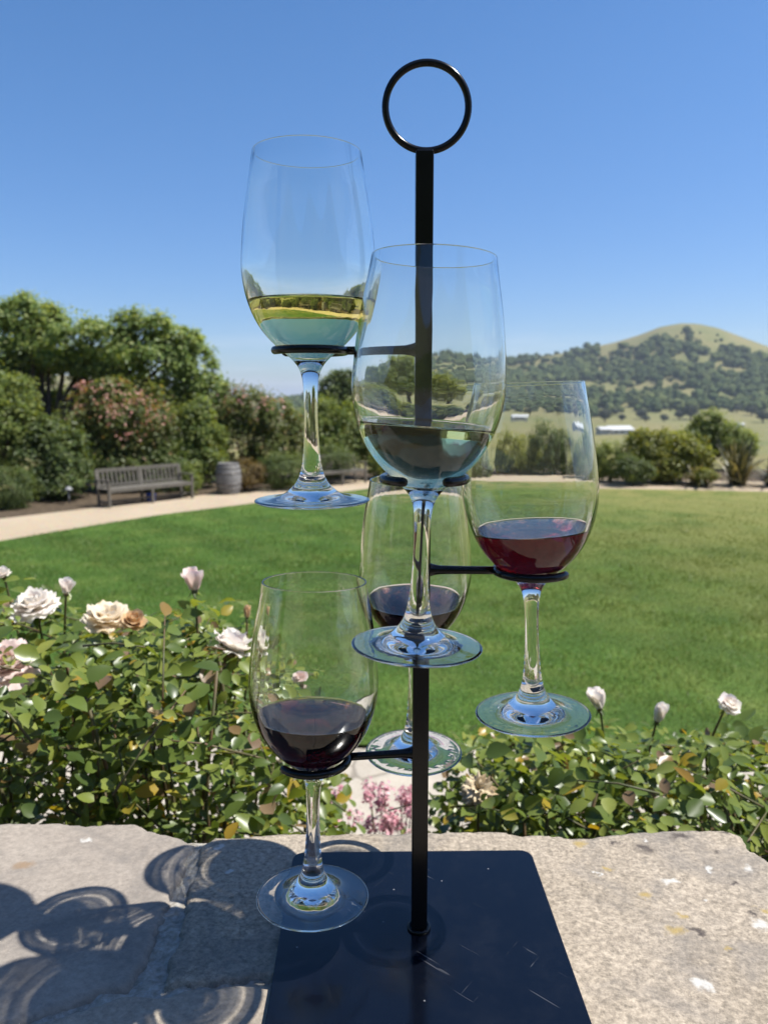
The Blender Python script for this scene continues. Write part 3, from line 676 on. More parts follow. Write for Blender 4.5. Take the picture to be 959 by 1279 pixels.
mB = stone_mat('beige_sandstone', (0.265, 0.22, 0.165), (0.345, 0.29, 0.225), (0.19, 0.155, 0.12), 1.0,
    [sp(275, 1055, 9, 4), sp(835, 1098, 13, 4.5), sp(886, 1084, 7, 4), sp(936, 1084, 9, 6), sp(950, 1156, 14, 9), sp(747, 1093, 5, 4), sp(880, 1120, 6, 4), sp(878, 1230, 12, 9), sp(806, 1051, 4, 2), sp(288, 1085, 6, 3)],
    [sp(803, 1059, 20, 7), sp(848, 1044, 22, 4), sp(905, 1040, 9, 4), sp(765, 1052, 8, 4), sp(884, 1085, 5, 5), sp(940, 1142, 12, 4), sp(915, 1103, 7, 4), sp(890, 1060, 9, 3), sp(870, 1160, 14, 6)],
    (0.31, 0.23, 0.095), [sp(725, 1055, 12, 8), sp(808, 1118, 14, 7), sp(755, 1085, 8, 8), sp(850, 1142, 12, 6), sp(910, 1185, 8, 6), sp(845, 1160, 20, 10), sp(952, 1136, 10, 5)])
mC = stone_mat('tan_limestone', (0.25, 0.21, 0.165), (0.33, 0.28, 0.22), (0.17, 0.145, 0.115), .86)
polyA = [W(*p) for p in [(-230, 1036), (-60, 1028), (0, 1025), (60, 1023), (110, 1024), (150, 1023), (176, 1027), (205, 1038), (232, 1046), (243, 1052), (238, 1075), (224, 1100), (208, 1130), (196, 1165), (178, 1205), (158, 1231), (100, 1248), (20, 1275), (-60, 1300), (-330, 1360)]]
polyB = [W(*p) for p in [(251, 1056), (270, 1043), (330, 1038), (430, 1036), (540, 1036), (620, 1037), (700, 1043), (745, 1042), (800, 1037), (860, 1036), (905, 1035), (922, 1041), (936, 1058), (960, 1074), (1010, 1092), (1100, 1112), (1500, 1420), (1500, 2200), (420, 2200), (400, 1420), (352, 1222), (300, 1220), (240, 1228), (200, 1233), (208, 1200), (222, 1165), (228, 1128), (240, 1095), (249, 1074)]]
polyC = [W(*p) for p in [(-330, 1372), (-60, 1308), (20, 1282), (100, 1256), (160, 1240), (200, 1240), (300, 1227), (348, 1229), (392, 1420), (410, 2200), (-700, 2200)]]
stone('capstone', polyA, mA, wall, seed=1)['label'] = 'smooth grey capstone at the left'
stone('capstone', polyB, mB, wall, seed=4, amp=.0016)['label'] = 'large grainy beige capstone under the stand'
stone('capstone', polyC, mC, wall, seed=9)['label'] = 'tan capstone nearest the camera at the left'
t = NT('mortar'); co = t.coord('Object'); n = t.noise(co, 60, 6, .7); n2 = t.noise(co, 260, 3)
mort = t.pr(t.mix(.4, t.ramp(n, [(.3, (.22, .19, .14)), (.7, (.40, .35, .26))]), t.ramp(n2, [(.3, .1), (.7, .5)])), .95, .1, t.bump(n, 1.0, .004))
gx_, gy_ = np.meshgrid(np.arange(-.6, .12, .004), np.arange(.2, .60, .004), indexing='ij'); Pm = np.stack([gx_.ravel(), gy_.ravel()], 1)
zm = -.0056 + vnoise(Pm, 60, 2) * .003; ny_ = gx_.shape[1]
ii, jj = np.meshgrid(np.arange(gx_.shape[0] - 1), np.arange(ny_ - 1), indexing='ij')
q = np.stack([ii * ny_ + jj, (ii + 1) * ny_ + jj, (ii + 1) * ny_ + jj + 1, ii * ny_ + jj + 1], -1).reshape(-1, 4)
mo = link('mortar_joint', np_mesh('mortar_joint', np.column_stack([Pm, zm]), q, True), mort, wall); mo.cycles.is_caustics_receiver = True
t = NT('rubble'); co = t.coord('Object'); vo = t.voro(co, 5, out='Color'); ve = t.voro(co, 5, 'DISTANCE_TO_EDGE')
rub = t.pr(t.mix(t.maprange(ve, .02, .06, 1, 0), t.mix(.5, (.36, .31, .25), t.mix(1.0, vo, (.5, .45, .38), 'MULTIPLY')), (.2, .17, .13)), .95, .1, t.bump(t.maprange(ve, 0, .12), 1.0, .03))
MB().box((0, .365, -1.16), (5.0, .42, 2.2), bevel=.01).build('rubble_core', rub, wall)
# other cap slabs out of the picture keep the wall going
for (x0, x1) in ((-1.5, -.83), (.62, 1.5), (-2.4, -1.52), (1.53, 2.4)):
    stone('capstone', [(x0, .12), (x1, .13), (x1 - .01, .60), (x0 + .01, .61)], mA if x0 < 0 else mB, wall, step=.012, seed=x0 * 3)

# ------------------------------------------------------------------ wine glass stand
t = NT('black_paint'); co = t.coord('Object')
sc1 = t.new('TexWave', wave_type='BANDS'); 
n = t.noise(co, 55, 5, .7); n2 = t.noise(t.mapping(co, rot=(0, 0, .8), scale=(1, 14, 1)), 60, 4, .6)
scr = t.maprange(n2, .70, .76)
n5 = t.noise(co, 16, 4, .6)
black = t.pr(t.mix(t.math('MULTIPLY', scr, .12), (.0055, .0056, .0062), (.22, .22, .22)), t.math('ADD', t.math('MULTIPLY', n, .16), .12), .30, t.bump(n, .08, .001))
t = NT('black_plate_paint'); co = t.coord('Object')
n = t.noise(co, 30, 5, .7); n6 = t.noise(co, 260, 3, .6)
def scratch(t, co, rot, sx, sc, th):
    a = t.noise(t.mapping(t.mapping(co, rot=(0, 0, rot)), scale=(sx, 1, 1)), sc, 2, .5); return t.maprange(a, th, th + .02)
s1 = scratch(t, co, .75, .03, 620, .70); s2 = scratch(t, co, -.9, .035, 540, .715); s3 = t.maprange(t.voro(co, 70), .0, .035, 1, 0)
mask = t.maprange(t.noise(co, 22, 3), .5, .62)
sa = t.math('MULTIPLY', t.math('MAXIMUM', s1, s2), mask)
speck = t.math('MULTIPLY', t.maprange(t.voro(co, 130), .05, .10, 1, 0), t.maprange(t.noise(co, 60, 3), .56, .64))
dust = t.maprange(t.noise(co, 34, 6, .75), .45, .75, 0, .008)
plate_m = t.pr(t.mix(t.math('MAXIMUM', t.math('MAXIMUM', t.math('MULTIPLY', sa, .17), t.math('MULTIPLY', speck, .5)), dust), (.0019, .0028, .0058), (.38, .38, .38)),
    t.math('ADD', t.math('MULTIPLY', n, .10), .10), .5, t.bump(t.math('ADD', n6, t.math('MULTIPLY', sa, -1.0)), .05, .0008))
PX, PY = 0.0238, 0.479; PT = 0.0055
stand = thing('wine_glass_stand', 'black metal stand with a ring on top holding five wine glasses', 'stand', (PX, PY, 0))
# base plate
bm = bmesh.new(); hs = .0945; rc = .009; pts = []
for cx, cy_, a0 in ((1, 1, 0), (-1, 1, 90), (-1, -1, 180), (1, -1, 270)):
    for k in range(7):
        a = R(a0 + 15 * k); pts.append((cx * (hs - rc) + rc * math.cos(a), cy_ * (hs - rc) + rc * math.sin(a)))
f = bm.faces.new([bm.verts.new((x, y, .0008)) for x, y in pts]); ex = bmesh.ops.extrude_face_region(bm, geom=[f])
bmesh.ops.translate(bm, verts=[v for v in ex['geom'] if isinstance(v, bmesh.types.BMVert)], vec=(0, 0, PT - .0008))
bmesh.ops.recalc_face_normals(bm, faces=bm.faces[:])
topf = [f for f in bm.faces if len(f.verts) > 10]
bmesh.ops.bevel(bm, geom=[e for f in topf for e in f.edges], offset=.0009, segments=2, affect='EDGES')
me = bpy.data.meshes.new('base_plate'); bm.to_mesh(me); bm.free()
bpl = link('base_plate', me, plate_m, stand, (0.0005, -.0035, 0)); bpl.rotation_euler.z = R(1.0); bpl.cycles.is_caustics_receiver = True
ZT = .5065
m = MB(); m.box((0, 0, (ZT + PT) / 2), (.0106, .0106, ZT - PT), bevel=.0009)
m.build('post', black, stand)
m = MB(); pts = []; rr = []
for k in range(17):
    a = 2 * math.pi * k / 16; pts.append((.0066 * math.cos(a), .0066 * math.sin(a), PT + .0009)); 
m.tube(pts[:-1], .0016, 7, closed=True); m.build('weld_bead', black, stand)
m = MB(); RC = .0242; NR = 64
m.tube([(RC * math.sin(2 * math.pi * k / NR) + .0012, 0, ZT + RC + .0005 - RC * math.cos(2 * math.pi * k / NR)) for k in range(NR)], .0021, 12, closed=True)
m.build('handle_ring', black, stand)

# ------------------------------------------------------------------ wine glasses
OUT = [(0.0, .0029), (.005, .0027), (.010, .0022), (.016, .0015), (.024, .0009), (.033, .0003), (.0355, .0003), (.0367, .0011), (.0360, .0019), (.031, .0023), (.025, .0030), (.0200, .0046), (.0160, .0070), (.0125, .0102), (.0097, .0138), (.0075, .0190), (.0060, .026), (.0050, .036), (.0044, .050),
       (.0043, .062), (.0046, .072), (.0056, .0798), (.0078, .0855), (.0120, .0905), (.0175, .0952), (.0235, .1005), (.0295, .1075), (.0345, .1160), (.0383, .1262), (.0405, .1365), (.0412, .1450), (.0407, .1560), (.0394, .1700), (.0372, .1860), (.0345, .2015), (.0329, .2116)]
def catmull(P, m=6):
    P = [np.array(p) for p in P]; o = []
    Q = [2 * P[0] - P[1]] + P + [2 * P[-1] - P[-2]]
    for i in range(1, len(Q) - 2):
        for k in range(m):
            u = k / m; a, b, c, d = Q[i - 1:i + 3]
            o.append(.5 * (2 * b + (c - a) * u + (2 * a - 5 * b + 4 * c - d) * u * u + (3 * b - a - 3 * c + d) * u ** 3))
    o.append(P[-1]); return np.array(o)
PO = catmull(OUT, 6); PO[:, 0] = np.maximum(PO[:, 0], 0)
IN = [(0.0, .0926), (.0045, .0931), (.0095, .0950), (.0155, .0989), (.0218, .1043), (.0278, .1112), (.0329, .1193), (.0368, .1287), (.0391, .1377), (.0399, .1452), (.0395, .1560), (.0382, .1700), (.0361, .1860), (.0335, .2015), (.0317, .2116)]
PI_ = catmull(IN, 8); PI_[0, 0] = 0.0
NS = 128
def set_normals(me, nrm):
    me.polygons.foreach_set('use_smooth', [True] * len(me.polygons))
    me.normals_split_custom_set_from_vertices([tuple(x) for x in nrm])
def prof_normals(P, flip=False):
    T = np.gradient(P, axis=0); n = np.stack([T[:, 1], -T[:, 0]], 1)      # right-hand side of the direction of travel = outward
    n /= np.linalg.norm(n, axis=1, keepdims=True); return -n if flip else n
def ring_mesh(rows, nrows, name):
    """rows: list of (NS,2) arrays of (r,z) per angle, normals likewise (constant per row)."""
    th = 2 * np.pi * np.arange(NS) / NS; cs, sn = np.cos(th), np.sin(th)
    V, N = [], []
    for row, nn in zip(rows, nrows):
        row = np.broadcast_to(row, (NS, 2)); nn = np.broadcast_to(nn, (NS, 2))
        V.append(np.stack([row[:, 0] * cs, row[:, 0] * sn, row[:, 1]], 1)); N.append(np.stack([nn[:, 0] * cs, nn[:, 0] * sn, nn[:, 1]], 1))
    V = np.vstack(V); N = np.vstack(N); k = len(rows)
    i, j = np.meshgrid(np.arange(k - 1), np.arange(NS), indexing='ij'); j2 = (j + 1) % NS
    q = np.stack([i * NS + j, i * NS + j2, (i + 1) * NS + j2, (i + 1) * NS + j], -1).reshape(-1, 4)
    return V, N, q
def build_lathe(name, V, N, q, mat, parent, face_attr=None):
    # axis rows have radius ~0: keep a 1e-5 pinhole closed enough to be invisible
    me = np_mesh(name, V, q, True)
    fn = np.zeros(len(me.polygons) * 3); me.polygons.foreach_get('normal', fn); fn = fn.reshape(-1, 3)
    vn = N[q[:, 0]] + N[q[:, 2]]
    if len(fn) == len(vn) and ((fn * vn).sum(1) < 0).mean() > .5: me.flip_normals()
    set_normals(me, N)
    o = link(name, me, mat, parent); return o
t = NT('clear_crystal'); gl = t.new('BsdfGlass'); gl.inputs['IOR'].default_value = 1.5; gl.inputs['Roughness'].default_value = 0.0; gl.inputs['Color'].default_value = (.985, .992, .988, 1)
t.l.new(t.bump(t.noise(t.mapping(t.coord('Object'), scale=(1, 1, .12)), 70, 2), .035, .004), gl.inputs['Normal'])
t.l.new(gl.outputs[0], t.out.inputs[0]); t.n.remove(t.p); crystal = t.m
def wine_mat(name, color, density):
    t = NT(name); t.n.remove(t.p)
    at_ = t.new('Attribute', attribute_type='GEOMETRY', attribute_name='surface')
    g = t.new('BsdfGlass'); g.inputs['Roughness'].default_value = 0.0
    t.set(g.inputs['IOR'], t.maprange(at_.outputs['Fac'], 0, 1, 1.344 / 1.5, 1.344, False))
    ab = t.new('VolumeAbsorption'); ab.inputs['Color'].default_value = (*color, 1); ab.inputs['Density'].default_value = density
    t.l.new(g.outputs[0], t.out.inputs[0]); t.l.new(ab.outputs[0], t.out.inputs[1]); return t.m
white_wine = wine_mat('white_wine', (0.97, 0.95, 0.40), 28)
pale_wine = wine_mat('pale_white_wine', (0.97, 0.955, 0.50), 28)
red_wine = wine_mat('red_wine', (0.66, 0.008, 0.05), 112)
dark_wine = wine_mat('dark_red_wine', (0.46, 0.008, 0.06), 150)
def inner_r(z): return np.interp(z, PI_[:, 1], PI_[:, 0])
def wine_glass(label, X, Y, z, a, b, level, wmat, wname):
    root = thing('wine_glass', label, 'wine glass', (X, Y, z), 'wine glasses on the stand')
    ax = Vector((a, b, 1)).normalized(); root.rotation_mode = 'QUATERNION'; root.rotation_quaternion = Vector((0, 0, 1)).rotation_difference(ax)
    P = PO.copy(); NP = prof_normals(P); P[0] = (2e-5, P[0, 1]); NP[0] = (0, -1)
    iz = {k: int(np.argmin(abs(P[:, 1] - k) + (P[:, 0] > .05) + (np.arange(len(P)) < 46))) for k in (.0138, .0855)}
    i1, i2 = iz[.0138], iz[.0855]
    def part(nm, lo, hi):
        V, N, q = ring_mesh(list(P[lo:hi + 1]), list(NP[lo:hi + 1]), nm); return V, N, q
    Vf, Nf, qf = part('foot', 0, i1); build_lathe('foot', Vf, Nf, qf, crystal, root)
    Vs, Ns_, qs = part('stem', i1, i2); build_lathe('stem', Vs, Ns_, qs, crystal, root)
    # bowl: outside, rolled rim, inside down to the wine line
    th = 2 * np.pi * np.arange(NS) / NS
    lev = level - (a * np.cos(th) + b * np.sin(th)) * inner_r(level)
    rows = list(P[i2:]); nr = list(NP[i2:])
    rc = (P[-1] + PI_[-1]) / 2; hw = (P[-1, 0] - PI_[-1, 0]) / 2
    for k in range(1, 8):
        ang = math.pi * k / 8; rows.append(rc + hw * np.array([math.cos(ang), math.sin(ang)])); nr.append(np.array([math.cos(ang), math.sin(ang)]))
    NI = prof_normals(PI_, True)
    for u in np.linspace(0, 1, 34):
        zz_ = PI_[-1, 1] + (lev - PI_[-1, 1]) * u
        rows.append(np.stack([inner_r(zz_), zz_], 1)); nr.append(np.stack([np.interp(zz_, PI_[:, 1], NI[:, 0]), np.interp(zz_, PI_[:, 1], NI[:, 1])], 1))
    V, N, q = ring_mesh(rows, nr, 'bowl'); build_lathe('bowl', V, N, q, crystal, root)
    # wine: side against the glass, then the level top with a small meniscus
    z0 = PI_[0, 1]; rows, nr = [], []
    uu = np.linspace(0, 1, 40) ** 1.6
    for u in uu:
        zz_ = z0 + (lev - z0) * u
        rr_ = np.maximum(inner_r(zz_), 2e-5); rows.append(np.stack([rr_, zz_], 1))
        nr.append(np.stack([-np.interp(zz_, PI_[:, 1], NI[:, 0]), -np.interp(zz_, PI_[:, 1], NI[:, 1])], 1))
    nside = len(rows) - 1
    V, N, q1 = ring_mesh(rows, nr, 'wine')
    rows2, nr2 = [], []
    for s in (1.0, .985, .965, .93, .8, .6, .4, .2, 1e-3):
        r_ = inner_r(lev) * s; dz = -.0011 * (1 - math.exp(-(1 - s) * 40)); zz_ = level + (lev - level) * s + dz
        sl = .0011 * 40 * math.exp(-(1 - s) * 40) / .038
        rows2.append(np.stack([r_, zz_], 1)); nn = np.array([-sl, 1.0]); nr2.append(nn / np.linalg.norm(nn))
    V2, N2, q2 = ring_mesh(rows2, nr2, 'wine')
    allV = np.vstack([V, V2]); allN = np.vstack([N, N2]); allq = np.vstack([q1, q2 + len(V)])
    me = np_mesh(wname, allV, allq, True)
    fn = np.zeros(len(me.polygons) * 3); me.polygons.foreach_get('normal', fn); fn = fn.reshape(-1, 3)
    if ((fn * (allN[allq[:, 0]] + allN[allq[:, 2]])).sum(1) < 0).mean() > .5: me.flip_normals()
    at_ = me.attributes.new('surface', 'FLOAT', 'FACE'); at_.data.foreach_set('value', np.concatenate([np.zeros(len(q1)), np.ones(len(q2))]))
    set_normals(me, allN); w = link(wname, me, wmat, root); w['label'] = wname.replace('_', ' ')
    for o in root.children: o.cycles.is_caustics_caster = True
    return root
ZO = .0115
GL = [('topmost wine glass with pale yellow white wine at the upper left', -.0460, .4912, .2856 + ZO, -.0013, -.0062, .126, white_wine, 'white_wine'),
      ('wine glass with greenish white wine nearest the camera in front of the post', .0184, .4178, .2130 + ZO, .0373, .004, .1246, pale_wine, 'white_wine'),
      ('lowest wine glass with dark red wine over the left edge of the base plate', -.0470, .4659, .0257 + ZO, .0152, .0377, .1255, dark_wine, 'red_wine'),
      ('wine glass with ruby red wine on the right arm of the stand', .0962, .4750, .1487 + ZO, -.0362, .0054, .1225, red_wine, 'red_wine'),
      ('wine glass with dark red wine behind the post partly hidden by the front glass', .0227, .5583, .0823 + ZO, 0.0, -.0409, .123, dark_wine, 'red_wine')]
HR, TR = .0223, .0026
for lab, X, Y, z, a, b, lv, wm, wn_ in GL:
    wine_glass(lab, X, Y, z, a, b, lv, wm, wn_)
    zr = z + .0952; c = Vector((X + a * .0952, Y + b * .0952, zr)) - Vector((PX, PY, 0))
    d = Vector((c.x, c.y, 0)); dist = d.length; d.normalize(); s = Vector((-d.y, d.x, 0))
    m = MB(); L1 = dist - HR
    pts = [d * u * L1 + Vector((0, 0, zr)) for u in (0.055, .10, .16, .24, .4, .6, .85, 1.0)]
    m.tube(pts, [.0052, .0046, .0036, .0029, .0027, .0026, .0026, .0026], 12)
    arm = m.build('arm', black, stand)
    m = MB(); gap = R(31); pts = []; rad = []
    for k in range(49):
        an = math.pi + (-1 + 2 * k / 48) * (math.pi - gap); pts.append(c + d * (HR * math.cos(an)) + s * (HR * math.sin(an)))
    e0 = (pts[0] - pts[1]).normalized(); e1 = (pts[-1] - pts[-2]).normalized()
    pts = [pts[0] + e0 * .0022, pts[0] + e0 * .0017] + pts + [pts[-1] + e1 * .0017, pts[-1] + e1 * .0022]; rad = [.0010, .0020] + [TR] * 49 + [.0020, .0010]
    m.tube(pts, rad, 12); m.build('holder_ring', black, arm)

# ------------------------------------------------------------------ roses
def leaf_fine(C, D, N, L, Wd, curl):
    """near leaves: eleven vertices with a fold and a curl"""
    S = norm(np.cross(D, N)); n = len(C)
    T = [0, .22, .5, .78, 1.0]; WW = [0, .41, .5, .33, 0]
    cols = []
    for u in T: cols.append(C + D * (L * u)[:, None] - N * (L * curl * u * u)[:, None])
    for sgn in (1, -1):
        for u, w in list(zip(T, WW))[1:4]:
            cols.append(C + D * (L * (u - .02))[:, None] + S * (Wd * w * sgn)[:, None] + N * (Wd * w * .35 - L * curl * u * u)[:, None])
    V = np.stack(cols, 1).reshape(-1, 3); b = np.arange(n)[:, None] * 11
    tri = [(0, 1, 5), (1, 2, 6), (1, 6, 5), (2, 3, 7), (2, 7, 6), (3, 4, 7), (0, 8, 1), (1, 9, 2), (1, 8, 9), (2, 10, 3), (2, 9, 10), (3, 10, 4)]
    Fc = np.concatenate([b + [list(tr)] for tr in tri], 1).reshape(-1, 3); return V, Fc
M_rose = leaf_mat('rose_leaf', [(0.0, (0.06, 0.095, 0.022)), (0.45, (0.13, 0.18, 0.036)), (0.8, (0.21, 0.25, 0.05)), (0.925, (0.26, 0.29, 0.065)), (0.94, (0.33, 0.25, 0.03)), (0.968, (0.40, 0.26, 0.03)), (0.975, (0.17, 0.11, 0.06)), (1.0, (0.26, 0.18, 0.11))], 0.42, 0.33, 0.42)
t = NT('rose_cane'); canem = t.pr(t.ramp(t.noise(t.coord(), 30), [(.35, (.06, .075, .025)), (.7, (.14, .075, .04))]), .6)
def petal_mat(name, stops, trans=.5):
    return leaf_mat(name, stops, trans, .6, .2, tint=(1.0, .98, .96))
M_pw = petal_mat('white_pink_petal', [(0, (.90, .85, .77)), (.5, (.91, .87, .81)), (1, (.90, .80, .77))])
M_pp = petal_mat('pale_pink_petal', [(0, (.90, .77, .72)), (.5, (.90, .73, .70)), (1, (.90, .82, .76))])
M_pc = petal_mat('cream_petal', [(0, (.86, .75, .56)), (.5, (.88, .81, .68)), (1, (.82, .66, .44))])
M_pb = petal_mat('peach_petal', [(0, (.72, .48, .26)), (1, (.74, .58, .38))])
M_pd = petal_mat('dried_petal', [(0, (.46, .36, .22)), (.5, (.60, .50, .34)), (1, (.36, .24, .12))], .15)
def petals(layers, Rr, seed):
    rs = np.random.default_rng(seed); V, Fc = [], []; k0 = 0; NU, NV = 7, 7
    for (n, ph0, ph1, ln_, w, r0, ruf) in layers:
        off = rs.uniform(0, 6.28)
        for i in range(n):
            th0 = off + 2 * math.pi * i / n + rs.uniform(-.2, .2); p0 = R(ph0 + rs.uniform(-5, 5)); p1 = R(ph1 + rs.uniform(-12, 12)); Ln = ln_ * Rr * rs.uniform(.88, 1.1); ww = w * Rr * rs.uniform(.88, 1.1)
            rho, h = r0 * Rr, 0.0; f1, f2 = rs.uniform(0, 6, 2); 
            for jv in range(NV):
                v = jv / (NV - 1)
                if jv: 
                    ph = p0 + (p1 - p0) * v ** 1.3; rho += math.sin(ph) * Ln / (NV - 1); h += math.cos(ph) * Ln / (NV - 1)
                half = ww * math.sin(math.pi * min(.98, .16 + .72 * v)) ** .55 * (1 if v < .9 else .86)
                for iu in range(NU):
                    u = -1 + 2 * iu / (NU - 1)
                    rad = max(rho, .30 * Rr) * 1.15; an = u * half / rad
                    an = max(-1.9, min(1.9, an))
                    cx, cyy = rad * math.cos(an) + (rho - rad), rad * math.sin(an)
                    cz = h - abs(u) ** 2 * .10 * Rr * v + ruf * Rr * v * (math.sin(3.1 * u + f1) * .5 + math.sin(5 * u * v + f2) * .4)
                    cx += ruf * Rr * v * .6 * math.sin(4 * u + f2)
                    V.append((cx * math.cos(th0) - cyy * math.sin(th0), cx * math.sin(th0) + cyy * math.cos(th0), cz))
            for jv in range(NV - 1):
                for iu in range(NU - 1):
                    a = k0 + jv * NU + iu; Fc.append((a, a + 1, a + NU + 1, a + NU))
            k0 += NU * NV
    return np.array(V), np.array(Fc)
BLOOM = {
    'bud': [(3, 6, -8, 1.55, .75, .10, .02), (4, 14, 2, 1.6, .8, .22, .03), (5, 20, 18, 1.5, .75, .30, .05)],
    'tight': [(3, 4, -20, 1.5, .55, .05, .02), (4, 12, -10, 1.6, .6, .16, .02), (4, 20, -2, 1.5, .6, .22, .03)],
    'half': [(4, 4, -12, 1.0, .6, .06, .03), (5, 18, 6, 1.1, .7, .2, .05), (5, 38, 25, 1.15, .75, .25, .06), (6, 60, 52, 1.05, .75, .25, .08), (5, 80, 78, .95, .7, .25, .10)],
    'open': [(6, 8, -8, .6, .4, .08, .06), (7, 25, 10, .75, .5, .16, .08), (8, 42, 38, .9, .55, .2, .09), (9, 60, 60, 1.0, .6, .2, .10), (8, 78, 84, 1.05, .62, .2, .11), (7, 88, 100, 1.05, .6, .2, .12)],
    'dried': [(7, 10, 40, .8, .35, .1, .22), (9, 40, 80, .95, .4, .2, .25), (9, 70, 120, 1.0, .45, .2, .25), (9, 95, 150, 1.0, .45, .25, .25)]}
def rose_bush(label, xs, tops, n_comp, flowers, seed, Ymin=.74, Ymax=1.25, zlow=-.62):
    """xs/tops: outline of the top edge in photo pixels at 0.95 m; flowers: (px, py, Y, width_px, kind, material, tilt)"""
    rs = np.random.default_rng(seed); x0, x1 = xs[0], xs[-1]
    base = Vector((at((x0 + x1) / 2, 1000, .95).x, .98, -1.0)); root = thing('rose_bush', label, 'rose bush', base)
    b = np.array(base)
    def top_z(X): px = 479.5 + X / .95 * F; return np.array([at(float(p), float(np.interp(p, xs, tops)), .95).z for p in np.atleast_1d(px)])
    n = n_comp; Xl, Xr = at(x0, 900, .95).x, at(x1, 900, .95).x
    X = rs.uniform(Xl, Xr, n); Y = rs.uniform(Ymin, Ymax, n)
    zt = CZ + (top_z(X) - CZ) * np.maximum(Y, .93) / .95 - .018 + rs.normal(size=n) * .010
    z = zt - (zt - zlow) * rs.random(n) ** 1.25
    C0 = np.stack([X, Y, z], 1)
    ang = rs.uniform(0, 6.283, n); ax = norm(np.stack([np.cos(ang), np.sin(ang) - .25, rs.uniform(-.35, .45, n)], 1))
    upn = norm(np.stack([rs.normal(size=n) * .62 + .15, rs.normal(size=n) * .62 - .30, np.ones(n)], 1)); upn = norm(upn - ax * (upn * ax).sum(1, keepdims=True))
    side = np.cross(ax, upn); sz = rs.uniform(.5, 1.2, n)
    Cs, Ds, Ns, Ls = [], [], [], []
    for (u, s, k) in ((0.0, 0, 1.15), (-.022, 1, 1.0), (-.022, -1, 1.0), (-.046, 1, .8), (-.046, -1, .8)):
        Cs.append(C0 + ax * (u * sz)[:, None] + side * (s * .003 * sz)[:, None])
        d = norm(ax * (1.0 if s == 0 else .45) + side * s * .9 + rs.normal(size=(n, 3)) * .16); Ds.append(d)
        nn = norm(upn + rs.normal(size=(n, 3)) * .36); Ns.append(norm(nn - d * (nn * d).sum(1, keepdims=True))); Ls.append(.0245 * k * sz * rs.uniform(.85, 1.15, n))
    C = np.vstack(Cs); D = np.vstack(Ds); N = np.vstack(Ns); L = np.concatenate(Ls)
    drop = rs.random(len(C)) < .93; C, D, N, L = C[drop], D[drop], N[drop], L[drop]
    v, f = leaf_fine(C - b, D, N, L, L * rs.uniform(.58, .74, len(L)), rs.uniform(-.05, .3, len(L)))
    link('foliage', np_mesh('foliage', v, f, True), M_rose, root)
    m = MB()
    for i in range(int(26 * (Xr - Xl) / .45) + 6):
        tx = rs.uniform(Xl, Xr); ty = rs.uniform(Ymin + .05, Ymax); tz = CZ + (float(top_z(tx)[0]) - CZ) * max(ty, .95) / .95 - rs.uniform(.02, .22)
        p0 = Vector((base.x + (tx - base.x) * .35, .98 + rs.uniform(-.12, .12), -1.05)); p2 = Vector((tx, ty, tz)); p1 = p0.lerp(p2, .55) + Vector((rs.normal() * .05, rs.normal() * .05, .08))
        pts = [p0 * (1 - u) ** 2 + p1 * 2 * u * (1 - u) + p2 * u * u - base for u in np.linspace(0, 1, 9)]
        m.tube(pts, [.0052 * (1 - .62 * u) for u in np.linspace(0, 1, 9)], 6)
    # fine side twigs
    for i in range(0, n, 5):
        p = Vector(C0[i]) - base; q = p - Vector(ax[i]) * rs.uniform(.05, .1) - Vector((0, 0, rs.uniform(.01, .05))); m.tube([p, (p + q) / 2 + Vector((0, 0, .004)), q], [.0008, .0011, .0015], 4)
    m.build('canes', canem, root)
    for k, (px, py, Yf, wpx, kind, mat, tilt, lab) in enumerate(flowers):
        c = at(px, py, Yf) - base; Rr = wpx / F * Yf / 2
        scale = {'bud': 1.05, 'tight': 1.3, 'half': .85, 'open': .78, 'dried': .85}[kind]
        v, f = petals(BLOOM[kind], Rr * scale, seed * 31 + k)
        zc = (v[:, 2].max() + v[:, 2].min()) / 2
        rot = Matrix.Rotation(R(tilt[0]), 3, 'X') @ Matrix.Rotation(R(tilt[1]), 3, 'Y'); rm = np.array(rot)
        off = rm @ np.array([0, 0, zc])
        me = np_mesh('rose_bloom', v @ rm.T, f, True)
        fo = link('rose_bloom', me, mat, root, tuple(np.array(c) - off)); fo['label'] = lab
        # sepals and stalk
        fb = Vector(np.array(c) - off); dn = Vector(rm @ np.array([0, 0, -1.0]))
        m = MB(); hip = Rr * .30
        m.tube([fb + dn * hip * -.2, fb + dn * hip * .8, fb + dn * hip * 1.6, fb + dn * hip * 2.4, fb + dn * .06 + Vector((0, 0, -.03)), fb + dn * .05 + Vector((rs.normal() * .02, .01, -.16))], [hip * .8, hip * .95, hip * .6, .0016, .0018, .0024], 8)
        m.build('stalk', canem, fo).matrix_parent_inverse = Matrix.Translation(-fo.location)
        sv, sf = leaf_fine(np.tile(np.array(fb + dn * hip * .5), (5, 1)), norm(np.array([[math.cos(a), math.sin(a), -.2] for a in np.arange(5) * 1.2566]) @ rm.T + np.array(dn) * .35), np.tile(rm @ np.array([0, 0, 1.]), (5, 1)), np.full(5, Rr * .75), np.full(5, Rr * .22), np.full(5, .3))
        sep = link('sepals', np_mesh('sepals', sv, sf), M_mid, fo); sep.matrix_parent_inverse = Matrix.Translation(-fo.location)
